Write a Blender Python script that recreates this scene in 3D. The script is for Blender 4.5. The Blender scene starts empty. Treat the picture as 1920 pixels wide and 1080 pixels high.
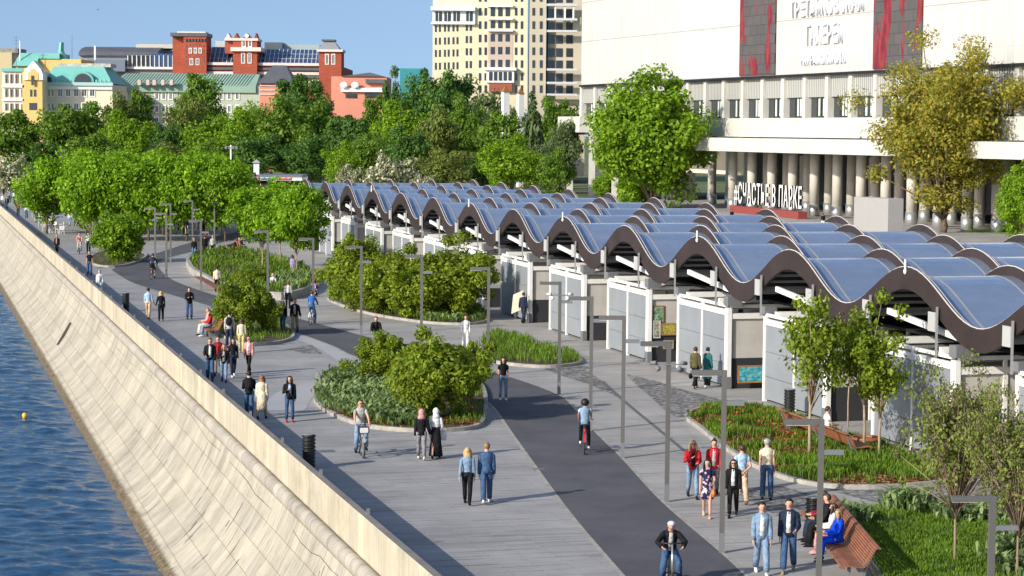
import bpy, math, random
import numpy as np
from mathutils import Vector, Matrix
PI = math.pi
S = bpy.context.scene
COL = S.collection
rnd = random.Random(7)
# ---------------------------------------------------------------- camera
CAMH, FOC, PITCH, ROLL = 10.4, 4000.0, math.atan(295/4000), 0.0085
cp, sp, cr, sr = math.cos(PITCH), math.sin(PITCH), math.cos(ROLL), math.sin(ROLL)
FWD = Vector((0, cp, -sp)); R0 = Vector((1, 0, 0)); U0 = Vector((0, sp, cp))
CR = R0*cr + U0*sr; CU = -R0*sr + U0*cr
cam = bpy.data.objects.new("camera", bpy.data.cameras.new("camera")); COL.objects.link(cam)
cam.data.sensor_width = 36; cam.data.lens = FOC/1920*36
cam.data.clip_start = 0.5; cam.data.clip_end = 9000
cam.matrix_world = Matrix(((CR.x, CU.x, -FWD.x, 0), (CR.y, CU.y, -FWD.y, 0), (CR.z, CU.z, -FWD.z, CAMH), (0, 0, 0, 1)))
S.camera = cam
# ---------------------------------------------------------------- sky and sun
SUN_EL = math.radians(25)
SDIR = Vector((0.766*math.cos(SUN_EL), 0.643*math.cos(SUN_EL), -math.sin(SUN_EL)))   # the way the light travels
w = bpy.data.worlds.new("World"); S.world = w; w.use_nodes = True
nt = w.node_tree; bg = nt.nodes["Background"]
sky = nt.nodes.new("ShaderNodeTexSky"); sky.sky_type = 'NISHITA'; sky.sun_disc = False
sky.sun_elevation = SUN_EL; sky.sun_rotation = math.radians(230); sky.air_density = 1.0; sky.dust_density = 1.8; sky.ozone_density = 1.9
tcw = nt.nodes.new("ShaderNodeTexCoord"); mpw = nt.nodes.new("ShaderNodeVectorMath"); mpw.operation = 'ADD'; mpw.inputs[1].default_value = (0, 0, .20)
nrw = nt.nodes.new("ShaderNodeVectorMath"); nrw.operation = 'NORMALIZE'
nt.links.new(tcw.outputs['Generated'], mpw.inputs[0]); nt.links.new(mpw.outputs[0], nrw.inputs[0]); nt.links.new(nrw.outputs[0], sky.inputs[0])   # clear deep-blue air down to the horizon
nt.links.new(sky.outputs[0], bg.inputs[0]); bg.inputs[1].default_value = 0.15
sl = bpy.data.lights.new("sun", 'SUN'); sl.energy = 4.2; sl.angle = math.radians(0.55); sl.color = (1.0, 0.945, 0.845)
so = bpy.data.objects.new("sun", sl); COL.objects.link(so); so.rotation_euler = SDIR.to_track_quat('-Z', 'Y').to_euler()
so.location = (-60, -40, 60)
S.view_settings.view_transform = 'Standard'; S.view_settings.look = 'None'
S.view_settings.gamma = 1; S.view_settings.exposure = 0.36
S.cycles.max_bounces = 6; S.cycles.transparent_max_bounces = 8
# ---------------------------------------------------------------- pixel -> place
def ray(px, py): return FWD*FOC + CR*(px-960) + CU*(540-py)
def G(px, py, z=0.0):                       # ground point under a pixel of the photograph
    d = ray(px, py); t = (z-CAMH)/d.z
    return Vector((d.x*t, d.y*t, z))
def D(px, py, Y):                           # point at depth Y
    d = ray(px, py); t = Y/d.y
    return Vector((d.x*t, Y, CAMH+d.z*t))
def PX(P):                                  # point -> pixel (for checks)
    v = Vector(P)-Vector((0, 0, CAMH)); z = v.dot(FWD)
    return 960+FOC*v.dot(CR)/z, 540-FOC*v.dot(CU)/z
# ---------------------------------------------------------------- objects
def tag(o, label=None, cat=None, group=None, kind=None):
    if label: o['label'] = label
    if cat: o['category'] = cat
    if group: o['group'] = group
    if kind: o['kind'] = kind
    return o
def empty(name, loc=(0, 0, 0), rz=0, label=None, cat=None, group=None, scale=None):
    o = bpy.data.objects.new(name, None); COL.objects.link(o)
    o.location = loc; o.rotation_euler = (0, 0, rz); o.empty_display_size = .2
    if scale: o.scale = scale if hasattr(scale, '__len__') else (scale,)*3
    return tag(o, label, cat, group)
def link(name, me, parent=None, loc=None, rz=0):
    o = bpy.data.objects.new(name, me); COL.objects.link(o)
    if parent: o.parent = parent
    if loc is not None: o.location = loc
    o.rotation_euler = (0, 0, rz)
    return o
KIDS = {}
def copy_tree(o, parent=None):
    c = o.copy(); COL.objects.link(c); c.parent = parent
    for ch in KIDS.get(o.name) or [x for x in o.children]: copy_tree(ch, c)
    return c
class MB:
    def __init__(s): s.v = []; s.f = []; s.m = []; s.mi = 0
    def add(s, vs, fs):
        b = len(s.v); s.v += [tuple(p) for p in vs]
        s.f += [tuple(b+i for i in f) for f in fs]; s.m += [s.mi]*len(fs); return s
    def box(s, x0, x1, y0, y1, z0, z1):
        vs = [(x, y, z) for z in (z0, z1) for y in (y0, y1) for x in (x0, x1)]
        return s.add(vs, [(0, 2, 3, 1), (4, 5, 7, 6), (0, 1, 5, 4), (2, 6, 7, 3), (0, 4, 6, 2), (1, 3, 7, 5)])
    def obox(s, o, a, b, c):                # box from corner o along vectors a b c
        o, a, b, c = map(Vector, (o, a, b, c))
        vs = [o+a*i+b*j+c*k for k in (0, 1) for j in (0, 1) for i in (0, 1)]
        return s.add(vs, [(0, 2, 3, 1), (4, 5, 7, 6), (0, 1, 5, 4), (2, 6, 7, 3), (0, 4, 6, 2), (1, 3, 7, 5)])
    def bar(s, p, q, w_, h=None, up=(0, 0, 1)):
        h = h or w_; p, q = Vector(p), Vector(q); d = (q-p).normalized(); u = Vector(up)
        if abs(d.dot(u)) > .98: u = Vector((0, 1, 0))
        a = d.cross(u).normalized(); b = a.cross(d)
        return s.obox(p-a*w_/2-b*h/2, q-p, a*w_, b*h)
    def loft(s, rings, closed=True, cap=True):   # rings: lists of points of the same length
        n = len(rings[0]); vs = [p for r in rings for p in r]; fs = []
        for i in range(len(rings)-1):
            for j in range(n if closed else n-1):
                a = i*n+j; b = i*n+(j+1) % n
                fs.append((a, b, b+n, a+n))
        if cap:
            fs.append(tuple(range(n-1, -1, -1))); fs.append(tuple((len(rings)-1)*n+j for j in range(n)))
        return s.add(vs, fs)
    def tube(s, pts, rad, n=8, cap=True):
        pts = [Vector(p) for p in pts]; R = []
        a = None
        for i, p in enumerate(pts):
            d = (pts[min(i+1, len(pts)-1)]-pts[max(i-1, 0)]).normalized()
            if a is None: u = Vector((0, 0, 1)) if abs(d.z) < .9 else Vector((0, 1, 0)); a = d.cross(u).normalized()
            else: a = (a-d*a.dot(d)).normalized()
            b = a.cross(d)
            r = rad[i] if hasattr(rad, '__len__') else rad
            if hasattr(r, '__len__'): ra, rb = r
            else: ra = rb = r
            R.append([p+a*math.cos(t)*ra+b*math.sin(t)*rb for t in [2*PI*k/n for k in range(n)]])
        return s.loft(R, cap=cap)
    def ell(s, c, rx, ry, rz, n=10, m=7, fn=None):
        R = []
        for i in range(m+1):
            th = PI*(i+.001)/(m+.002); R.append([])
            for k in range(n):
                ph = 2*PI*k/n
                p = Vector((math.sin(th)*math.cos(ph), math.sin(th)*math.sin(ph), -math.cos(th)))
                if fn: p = fn(p)
                R[-1].append((c[0]+p.x*rx, c[1]+p.y*ry, c[2]+p.z*rz))
        return s.loft(R)
    def torus(s, c, R_, r, ax='x', n=20, m=6):
        rg = []
        for i in range(n+1):
            t = 2*PI*i/n; rg.append([])
            for k in range(m):
                f = 2*PI*k/m; q = R_+r*math.cos(f); h = r*math.sin(f)
                p = {'x': (h, q*math.cos(t), q*math.sin(t)), 'z': (q*math.cos(t), q*math.sin(t), h)}[ax]
                rg[-1].append((c[0]+p[0], c[1]+p[1], c[2]+p[2]))
        return s.loft(rg, cap=False)
    def prism(s, pts, z0, z1):              # closed plan outline extruded
        n = len(pts); vs = [(p[0], p[1], z0) for p in pts]+[(p[0], p[1], z1) for p in pts]
        return s.add(vs, [tuple(range(n-1, -1, -1)), tuple(range(n, 2*n))]+[(i, (i+1) % n, (i+1) % n+n, i+n) for i in range(n)])
    def mesh(s, name, mats, smooth=False):
        me = bpy.data.meshes.new(name); me.from_pydata(s.v, [], s.f)
        for m in (mats if isinstance(mats, (list, tuple)) else [mats]): me.materials.append(m)
        if any(s.m): me.polygons.foreach_set('material_index', s.m)
        if smooth: me.polygons.foreach_set('use_smooth', [True]*len(s.f))
        me.update(); return me
    def build(s, name, mats, parent=None, smooth=False, loc=None, rz=0):
        return link(name, s.mesh(name, mats, smooth), parent, loc, rz)
# ---------------------------------------------------------------- materials
_mats = {}
def mat(name, col=(.5, .5, .5), rough=.7, metal=0, var=0.0, vs=3.0, bump=0.0, bs=None, spec=.4, tr=0, emit=None):
    if name in _mats: return _mats[name]
    m = bpy.data.materials.new(name); m.use_nodes = True; _mats[name] = m
    n = m.node_tree.nodes; l = m.node_tree.links; b = n['Principled BSDF']
    b.inputs['Base Color'].default_value = (*col, 1); b.inputs['Roughness'].default_value = rough
    b.inputs['Metallic'].default_value = metal; b.inputs['Specular IOR Level'].default_value = spec
    if tr: b.inputs['Transmission Weight'].default_value = tr
    if var or bump:
        tc = n.new('ShaderNodeTexCoord'); nz = n.new('ShaderNodeTexNoise'); nz.inputs['Scale'].default_value = vs
        nz.inputs['Detail'].default_value = 5; nz.inputs['Roughness'].default_value = .65; l.new(tc.outputs['Object'], nz.inputs['Vector'])
        if var:
            rp = n.new('ShaderNodeValToRGB'); l.new(nz.outputs[0], rp.inputs[0])
            rp.color_ramp.elements[0].position = .3; rp.color_ramp.elements[1].position = .7
            rp.color_ramp.elements[0].color = (*[c*(1-var) for c in col], 1); rp.color_ramp.elements[1].color = (*[min(1, c*(1+var)) for c in col], 1)
            l.new(rp.outputs[0], b.inputs['Base Color'])
        if bump:
            bp = n.new('ShaderNodeBump'); bp.inputs['Strength'].default_value = bump; bp.inputs['Distance'].default_value = .05
            nb = n.new('ShaderNodeTexNoise'); nb.inputs['Scale'].default_value = bs or vs*6; nb.inputs['Detail'].default_value = 4
            l.new(tc.outputs['Object'], nb.inputs['Vector']); l.new(nb.outputs[0], bp.inputs['Height']); l.new(bp.outputs[0], b.inputs['Normal'])
    return m
class NT:                                   # small node helper
    def __init__(s, name, rough=.7, spec=.4):
        s.m = bpy.data.materials.new(name); s.m.use_nodes = True; s.n = s.m.node_tree.nodes; s.l = s.m.node_tree.links
        s.b = s.n['Principled BSDF']; s.b.inputs['Roughness'].default_value = rough; s.b.inputs['Specular IOR Level'].default_value = spec
        s.tc = s.n.new('ShaderNodeTexCoord').outputs['Object']; _mats[name] = s.m
    def map(s, sc=(1, 1, 1), rot=(0, 0, 0), loc=(0, 0, 0), src=None):
        k = s.n.new('ShaderNodeMapping'); k.inputs['Scale'].default_value = sc; k.inputs['Rotation'].default_value = rot; k.inputs['Location'].default_value = loc
        s.l.new(src or s.tc, k.inputs[0]); return k.outputs[0]
    def noise(s, v, sc=1, det=5, rough=.6, dist=0):
        k = s.n.new('ShaderNodeTexNoise'); k.inputs['Scale'].default_value = sc; k.inputs['Detail'].default_value = det
        k.inputs['Roughness'].default_value = rough; k.inputs['Distortion'].default_value = dist; s.l.new(v, k.inputs['Vector']); return k.outputs[0]
    def ramp(s, v, stops, const=False):
        k = s.n.new('ShaderNodeValToRGB'); e = k.color_ramp.elements
        if const: k.color_ramp.interpolation = 'CONSTANT'
        while len(e) < len(stops): e.new(.5)
        for i, (p, c) in enumerate(stops): e[i].position = p; e[i].color = (*c, 1) if hasattr(c, '__len__') else (c, c, c, 1)
        s.l.new(v, k.inputs[0]); return k.outputs[0]
    def mix(s, f, a, b, mode='MIX'):
        k = s.n.new('ShaderNodeMix'); k.data_type = 'RGBA'; k.blend_type = mode
        for i, x in ((0, f), (6, a), (7, b)):
            if isinstance(x, (int, float)) and i == 0: k.inputs[0].default_value = x
            elif isinstance(x, tuple): k.inputs[i].default_value = (*x, 1)
            else: s.l.new(x, k.inputs[i])
        return k.outputs[2]
    def brick(s, v, a, b, mortar, w_, h, ms=.01, sc=1, off=.5):
        k = s.n.new('ShaderNodeTexBrick'); k.inputs['Color1'].default_value = (*a, 1); k.inputs['Color2'].default_value = (*b, 1)
        k.inputs['Mortar'].default_value = (*mortar, 1); k.inputs['Scale'].default_value = sc; k.inputs['Mortar Size'].default_value = ms
        k.inputs['Brick Width'].default_value = w_; k.inputs['Row Height'].default_value = h; k.offset = off; s.l.new(v, k.inputs['Vector']); return k
    def col(s, c): s.l.new(c, s.b.inputs['Base Color']); return s
    def bump(s, h, st=.3, dist=.05):
        k = s.n.new('ShaderNodeBump'); k.inputs['Strength'].default_value = st; k.inputs['Distance'].default_value = dist
        s.l.new(h, k.inputs['Height']); s.l.new(k.outputs[0], s.b.inputs['Normal']); return s
A_RIV = math.atan(1135/4000); A_ROOF = math.atan(1072/4000)
def frame_mat(a): return (0, 0, -a)

# paving: long narrow concrete planks laid square to the quay
def paving(name, base, rot, w_=1.6, h=.22, dark=.62, amt=.86):
    t = NT(name, .75, .3); v = t.map(rot=(0, 0, rot))
    k = t.brick(v, base, tuple(c*.93 for c in base), tuple(c*.6 for c in base), w_, h, .008)
    k2 = t.brick(v, (1, 1, 1), (1, 1, 1), (1, 1, 1), w_, h, 0); k2.inputs['Color2'].default_value = (dark, dark, dark, 1); k2.inputs['Bias'].default_value = -.72
    n = t.noise(t.map((.12, .12, .12)), 3, 8, .7); r = t.ramp(n, [(.3, .74), (.7, 1.14)])
    fine = t.ramp(t.noise(t.map((1, 1, 1)), 40, 3), [(.3, .9), (.7, 1.08)])
    st = t.ramp(t.noise(t.map((.22, 5.5, 1), src=v), 1.0, 3, .55), [(.30, .58), (.43, .95), (.75, 1.08)])
    c = t.mix(1, k.outputs[0], k2.outputs[0], 'MULTIPLY'); c = t.mix(1, c, r, 'MULTIPLY'); c = t.mix(1, c, fine, 'MULTIPLY'); c = t.mix(1, c, st, 'MULTIPLY')
    t.col(c); return t.m
M_pave = paving('paving_planks', (.37, .355, .35), -A_RIV)
M_pale = paving('pale_paving', (.385, .365, .345), -A_ROOF, 3.0, .9, .95)
def asphalt():
    t = NT('asphalt', .85, .25); f = t.noise(t.tc, 60, 3); b = t.noise(t.map((1, 1, 1)), .35, 8, .7)
    c = t.mix(1, t.ramp(f, [(.3, (.075, .073, .082)), (.72, (.125, .122, .135))]), t.ramp(b, [(.3, .72), (.7, 1.22)]), 'MULTIPLY')
    t.col(c).bump(f, .35, .01); return t.m
M_asph = asphalt()
def cobble():
    t = NT('cobble_setts', .8, .25); v = t.n.new('ShaderNodeTexVoronoi'); v.inputs['Scale'].default_value = 6; t.l.new(t.tc, v.inputs['Vector'])
    bw = t.n.new('ShaderNodeRGBToBW'); t.l.new(v.outputs['Color'], bw.inputs[0])
    c = t.mix(1, t.ramp(bw.outputs[0], [(.2, (.15, .145, .145)), (.8, (.36, .345, .33))]), t.ramp(v.outputs['Distance'], [(.3, 1.0), (.75, .45)]), 'MULTIPLY')
    t.col(c).bump(v.outputs['Distance'], -.4, .02); return t.m
M_cob = cobble()
def stone_slabs(name, pal, w_, h, streak=True, rot=(0, 0, 0)):
    t = NT(name, .8, .25); uv = t.n.new('ShaderNodeUVMap').outputs[0]
    k = t.brick(uv, pal[0], pal[1], pal[2], w_, h, .010, off=.37); k.inputs['Bias'].default_value = -.1
    k.squash = .7; k.squash_frequency = 3
    k3 = t.brick(t.map((1, 1, 1), loc=(.3, .7, 0), src=uv), (.93, .93, .93), (1.04, 1.03, 1.02), (1, 1, 1), w_*.73, h, 0, off=.61)
    st = t.ramp(t.noise(t.map((9.0, .8, 1), src=uv), 1.0, 6, .75), [(.32, .42), (.46, .90), (.7, 1.10)])
    st2 = t.ramp(t.noise(t.map((1.1, .16, 1), src=uv), 1.0, 3, .6), [(.30, .80), (.5, 1.0), (.7, 1.07)])
    c = t.mix(.95 if streak else .35, k.outputs[0], st, 'MULTIPLY'); c = t.mix(1, c, st2, 'MULTIPLY'); c = t.mix(1, c, t.ramp(t.noise(t.map((.35, .5, 1), src=uv), 1, 7, .75), [(.32, .76), (.5, .98), (.68, 1.08)]), 'MULTIPLY'); c = t.mix(.9, c, k3.outputs[0], 'MULTIPLY')
    t.uv = uv; t.col(c); t.bump(k.outputs[1], -.3, .02); t.last = c; return t
# ================================================================ setting
TR = math.tan(A_RIV)
def RV(L, Y, z=0): return Vector((L-Y*TR, Y, z))         # river frame: L metres right of the river line
YS = [-40, -10, 10, 30, 42, 50]+list(range(56, 330, 6))+[340, 400, 520, 700, 1000, 1600, 3000]
def strip(name, prof, mats, uvs=True, smooth=False, parent=None):
    vs, fs, uv = [], [], []; n = len(prof); arc = [0]
    for i in range(1, n): arc.append(arc[-1]+math.hypot(prof[i][0]-prof[i-1][0], prof[i][1]-prof[i-1][1]))
    for Y in YS:
        for L, z in prof: vs.append(RV(L, Y, z))
    for i in range(len(YS)-1):
        for j in range(n-1):
            fs.append((i*n+j, i*n+j+1, (i+1)*n+j+1, (i+1)*n+j)); c = 1/math.cos(A_RIV)
            uv += [(YS[i]*c, arc[j]), (YS[i]*c, arc[j+1]), (YS[i+1]*c, arc[j+1]), (YS[i+1]*c, arc[j])]
    me = bpy.data.meshes.new(name); me.from_pydata(vs, [], fs); me.materials.append(mats)
    ul = me.uv_layers.new(name='UVMap'); ul.data.foreach_set('uv', [x for p in uv for x in p])
    if smooth: me.polygons.foreach_set('use_smooth', [True]*len(fs))
    me.update(); return link(name, me, parent)
# water with real ripples close by
def water():
    t = NT('river_water', .07, .5); t.b.inputs['IOR'].default_value = 1.33
    v = t.map((1, 1, 1), rot=(0, 0, .25))
    n1 = t.noise(t.map((1.3, 2.4, 1), rot=(0, 0, .2)), 1.0, 5, .62, .25); n2 = t.noise(t.map((3.2, 6.0, 1), rot=(0, 0, -.2)), 1.0, 4, .65, .5)
    a = t.n.new('ShaderNodeMath'); a.operation = 'MULTIPLY_ADD'; t.l.new(n2, a.inputs[0]); a.inputs[1].default_value = .42; t.l.new(n1, a.inputs[2])
    t.col(t.ramp(n1, [(.35, (.006, .028, .070)), (.65, (.022, .080, .17))])); t.bump(a.outputs[0], .8, .05); return t.m
def water_mesh():                           # wind ripples as real relief where the camera is near, flat beyond
    rs = np.random.default_rng(4); M_ = water(); L = np.arange(-14, 8.61, .115); Yv = np.concatenate([np.arange(56, 120, .15), np.arange(120, 215, .26)])
    LL, YY = np.meshgrid(L, Yv); XX = LL-YY*TR; Z = np.zeros_like(XX)
    for i in range(46):
        wl = .38*(7.5**rs.random()); k = 2*PI/wl; th = rs.normal(1.35, .55); am = .0125*wl**.8
        ph = rs.random()*6.28; w_ = 1+.5*np.sin(XX*.11*rs.random()*3+YY*.07+ph)
        Z += am*w_*np.sin(k*(XX*math.cos(th)+YY*math.sin(th))+ph+.6*np.sin(.35*XX+.21*YY+i))
    edge = np.minimum(1, (LL+14)/2)*np.minimum(1, (215-YY)/20)*np.minimum(1, (YY-55)/3); Z = -4.04+Z*.50*np.clip(edge, 0, 1)*np.clip((8.75-LL)/2.0, .25, 1)
    ny, nx = XX.shape; V = np.stack([XX, YY, Z], -1).reshape(-1, 3); i = np.arange(ny-1)[:, None]*nx+np.arange(nx-1)[None]
    F = np.stack([i, i+1, i+nx+1, i+nx], -1).reshape(-1, 4); n = len(F)
    me = bpy.data.meshes.new('water'); me.vertices.add(len(V)); me.vertices.foreach_set('co', V.astype(np.float32).ravel())
    me.loops.add(n*4); me.loops.foreach_set('vertex_index', F.astype(np.int32).ravel()); me.polygons.add(n)
    me.polygons.foreach_set('loop_start', np.arange(0, n*4, 4, dtype=np.int32)); me.polygons.foreach_set('loop_total', np.full(n, 4, dtype=np.int32))
    me.polygons.foreach_set('use_smooth', np.ones(n, dtype=bool)); me.materials.append(M_); me.update(calc_edges=True); return me
W_ = water_mesh(); tag(link('water', W_), kind='structure')
wm = MB(); X0 = lambda Y: -14-Y*TR
for Q in ([RV(-14, 56, -4), RV(-14, 215, -4), Vector((-3500, 215, -4)), Vector((-3500, 56, -4))], [RV(8.6, 215, -4), RV(8.6, 3000, -4), Vector((-3500, 3000, -4)), Vector((-3500, 215, -4))], [RV(8.6, -40, -4), RV(8.6, 56, -4), Vector((-3500, 56, -4)), Vector((-3500, -40, -4))]): wm.add(Q, [(0, 1, 2, 3)])
tag(wm.build('far_water', _mats['river_water']), kind='structure')
# sloping stone river bank, its roll moulding and the parapet
SL = stone_slabs('bank_stone', ((.475, .430, .340), (.385, .355, .290), (.22, .18, .12)), 1.15, .78)
t = SL; s2 = t.n.new('ShaderNodeSeparateXYZ'); t.l.new(t.uv, s2.inputs[0])
nz = t.noise(t.map((3.5, 1.6, 1), src=t.uv), 1.0, 4, .7); ad = t.n.new('ShaderNodeMath'); ad.operation = 'MULTIPLY_ADD'; t.l.new(nz, ad.inputs[0]); ad.inputs[1].default_value = .55; t.l.new(s2.outputs[1], ad.inputs[2])
band = t.ramp(ad.outputs[0], [(.80, 1), (1.0, 0)])
mpr = t.n.new('ShaderNodeMapRange'); t.l.new(ad.outputs[0], mpr.inputs[0]); mpr.inputs[1].default_value = 1.50; mpr.inputs[2].default_value = 1.66; mpr.inputs[3].default_value = 1; mpr.inputs[4].default_value = 0
wet = t.ramp(t.noise(t.map((8, 4, 1), src=t.uv), 1, 3), [(.35, (.045, .032, .02)), (.5, (.13, .10, .06)), (.65, (.25, .20, .13))])
t.col(t.mix(mpr.outputs[0], t.last, wet))
BANK = [(7.4, -4.62), (8.0, -4.12), (8.16, -3.98), (8.8, -3.5), (9.3, -3.03), (9.75, -2.5), (10.15, -1.9), (10.47, -1.3), (10.7, -.75), (10.83, -.36)]
bank = empty('embankment_wall', RV(9, 60, -4), 0)
tag(bank, 'long pale stone river bank curving from the water up to its parapet', 'embankment')
KEEP = Matrix.Translation(-bank.location)
def under(o, par): o.parent = par; o.matrix_parent_inverse = Matrix.Translation(-par.location); return o
under(strip('slope', BANK, SL.m, smooth=True), bank)
RO = stone_slabs('moulding_stone', ((.46, .42, .35), (.38, .345, .295), (.10, .08, .06)), 1.1, 3)
under(strip('moulding', [(10.93+.20*math.cos(a)*1.0, -.30+.24*math.sin(a)) for a in [PI*1.25-k*PI*1.25/9 for k in range(10)]]+[(11.12, -.33)], RO.m, smooth=True), bank)
PR = stone_slabs('parapet_stone', ((.54, .475, .35), (.45, .405, .31), (.25, .215, .16)), 1.35, 4, False)
under(strip('parapet', [(11.07, -.4), (11.07, .90), (11.10, .93)], PR.m), bank)
CP = stone_slabs('coping_stone', ((.26, .235, .215), (.22, .205, .19), (.15, .13, .11)), 2.7, 3)
under(strip('coping', [(11.10, .932), (11.30, .932), (11.32, .90), (11.32, -.05)], CP.m), bank)
# open joint below the moulding, wandering, plus a few dark cracked joints down the slope
def on_bank(Y, a, lift=.006):
    k = min(max(a, 0), len(BANK)-1.001); i = int(k); f = k-i
    L = BANK[i][0]*(1-f)+BANK[i+1][0]*f; z = BANK[i][1]*(1-f)+BANK[i+1][1]*f
    return RV(L-lift, Y, z+lift)
M_dark = mat('dark_joint', (.05, .045, .035), .9)
jb = MB(); a0 = 8.2; prev = None; Y = 44
while Y < 230:
    a0 = min(8.85, max(7.75, a0+rnd.uniform(-.22, .24))); P_ = (Y, a0)
    if prev and rnd.random() < .84:
        w_ = .035*rnd.uniform(.5, 1.1)
        jb.add([on_bank(prev[0], prev[1]), on_bank(P_[0], P_[1]), on_bank(P_[0], P_[1]+w_), on_bank(prev[0], prev[1]+w_)], [(0, 1, 2, 3)])
    prev = P_; Y += rnd.uniform(.6, 1.3)*(1+Y/90)
for k in range(120):
    Y = 44+150*rnd.random()**1.4; a1 = rnd.uniform(2.2, 6); n = rnd.randint(2, 7); Y1 = Y
    for q in range(n):
        a2 = a1+.32; Y2 = Y1+.07*rnd.uniform(-.6, 1); w_ = rnd.uniform(.018, .07)*(1-abs(q-n/2)/n)
        jb.add([on_bank(Y1, a1), on_bank(Y2, a2), on_bank(Y2+w_, a2), on_bank(Y1+w_, a1)], [(0, 1, 2, 3)]); a1, Y1 = a2, Y2
o = jb.build('cracked_joint', M_dark); under(o, bank)
# ground, paving
def grassy():
    t = NT('park_ground', .9, .2); n = t.noise(t.tc, .08, 6); n2 = t.noise(t.tc, 2, 4)
    t.col(t.mix(1, t.ramp(n, [(.4, (.20, .17, .12)), (.6, (.10, .16, .035))]), t.ramp(n2, [(.3, .7), (.7, 1.2)]), 'MULTIPLY')); return t.m
M_grassg = grassy()
mb = MB(); mb.add([RV(11.2, -40, -.03), Vector((4000, -40, -.03)), Vector((4000, 4200, -.03)), RV(11.2, 4200, -.03)], [(0, 1, 2, 3)])
tag(mb.build('ground', M_grassg), kind='structure')
mb = MB(); mb.add([RV(11.3, 35, 0), Vector((62, 35, 0)), RV(170, 335, 0), RV(11.3, 335, 0)], [(0, 1, 2, 3)])
tag(mb.build('promenade', M_pave), kind='structure')
def spl(pts, k=5):                          # closed smooth outline through ground points
    n = len(pts); out = []
    for i in range(n):
        a, b, c, d = [pts[(i+j-1) % n] for j in range(4)]
        for q in range(k):
            t = q/k
            out.append(.5*((2*b)+(c-a)*t+(2*a-5*b+4*c-d)*t*t+(3*b-a-3*c+d)*t**3))
    return out
def gp(px, z=0): return [G(x, y, z) for x, y in px]
def oline(pts, k=6):                        # open spline
    e = [pts[0]*2-pts[1]]+pts+[pts[-1]*2-pts[-2]]; out = []
    for i in range(1, len(e)-2):
        a, b, c, d = e[i-1:i+3]
        for q in range(k):
            t = q/k; out.append(.5*((2*b)+(c-a)*t+(2*a-5*b+4*c-d)*t*t+(3*b-a-3*c+d)*t**3))
    out.append(pts[-1]); return out
def ngon(name, pts, z, m, kind='structure'):
    me = bpy.data.meshes.new(name); me.from_pydata([(p.x, p.y, z) for p in pts], [], [tuple(range(len(pts)))])
    if me.polygons[0].normal.z < 0: me.flip_normals()
    me.materials.append(m); me.update(); return tag(link(name, me), kind=kind)
# stalls side of the promenade is laid with larger paler slabs
LEFT = [(1230, 1150), (1167, 1080), (1085, 985), (1040, 927), (997, 867), (960, 815), (920, 760), (870, 724), (790, 700), (715, 685), (655, 665), (620, 648), (562, 627), (500, 607), (440, 588), (385, 572), (330, 556), (275, 540), (240, 527), (208, 507)]
TOPB = [(222, 498), (240, 491), (275, 481), (315, 468), (357, 455), (400, 444), (445, 435)]
RIGHT = [(470, 441), (420, 454), (370, 470), (330, 480), (303, 489), (298, 500), (318, 521), (362, 540), (440, 565), (520, 587), (597, 607), (690, 632), (760, 651), (860, 681), (960, 708), (1047, 740), (1080, 768), (1117, 810), (1167, 859), (1242, 940), (1352, 1035), (1400, 1080), (1470, 1150)]
gl, gt, gr_ = oline(gp(LEFT)), oline(gp(TOPB)), oline(gp(RIGHT))
ngon('concourse', gr_[::-1][:int(len(gr_))]+[G(560, 436), G(640, 420), RV(170, 330), Vector((62, 40, 0))], .004, M_pale)
ngon('cycle_path', gl+gt+gr_, .010, M_asph)
M_edge = mat('kerb_stone', (.34, .32, .28), .85, var=.3, vs=2.2, bump=.3)
def ribbon(name, pts, w_, z, m, off=0):
    mb = MB(); n = len(pts); L = []
    for i, p in enumerate(pts):
        d = (pts[min(i+1, n-1)]-pts[max(i-1, 0)]).normalized(); q = Vector((d.y, -d.x, 0))
        L.append((p+q*(off-w_/2), p+q*(off+w_/2)))
    for i in range(n-1):
        mb.add([(*L[i][0][:2], z), (*L[i][1][:2], z), (*L[i+1][1][:2], z), (*L[i+1][0][:2], z)], [(0, 1, 2, 3)])
    return tag(mb.build(name, m), kind='structure')
ribbon('path_edge', gl, .12, .015, M_edge); ribbon('path_edge', gr_, .10, .015, M_edge)
M_band = mat('band_paving', (.37, .37, .38), .8, var=.08, vs=.5)
ribbon('paving_band', oline(gp([(905, 766), (880, 800), (860, 815)])), .5, .007, M_band)
ribbon('paving_band', oline(gp([(540, 628), (600, 641), (650, 665), (672, 690), (640, 712), (560, 735), (530, 770)])), 1.6, .006, M_band)
for i, pg in enumerate(([(1017, 692), (1045, 702), (1107, 722), (1165, 747), (1167, 742), (1135, 715), (1115, 698), (1098, 686), (1050, 688)],
        [(1175, 702), (1230, 715), (1297, 735), (1365, 753), (1440, 770), (1400, 790), (1300, 780), (1268, 783), (1245, 768), (1215, 740), (1190, 720)],
        [(1380, 925), (1430, 912), (1500, 912), (1600, 920), (1770, 912), (1900, 890), (1960, 930), (1900, 970), (1560, 985), (1470, 975)],
        [(537, 655), (585, 647), (604, 664), (570, 662)], [(180, 503), (206, 500), (238, 488), (228, 484)])):
    ngon('cobble_paving', gp(pg), .012, M_cob)
ribbon('paving_band', oline(gp([(1120, 692), (1180, 735), (1240, 790), (1300, 850)])), 1.1, .016, M_pale)
ribbon('paving_band', gp([(1470, 905), (1560, 930), (1660, 957), (1720, 975)]), .9, .016, M_pale)
M_drain = mat('drain_channel', (.12, .12, .12), .7)
ribbon('drain_channel', oline(gp([(1130, 715), (1167, 750), (1242, 812), (1285, 848)])), .14, .020, M_drain)
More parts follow.
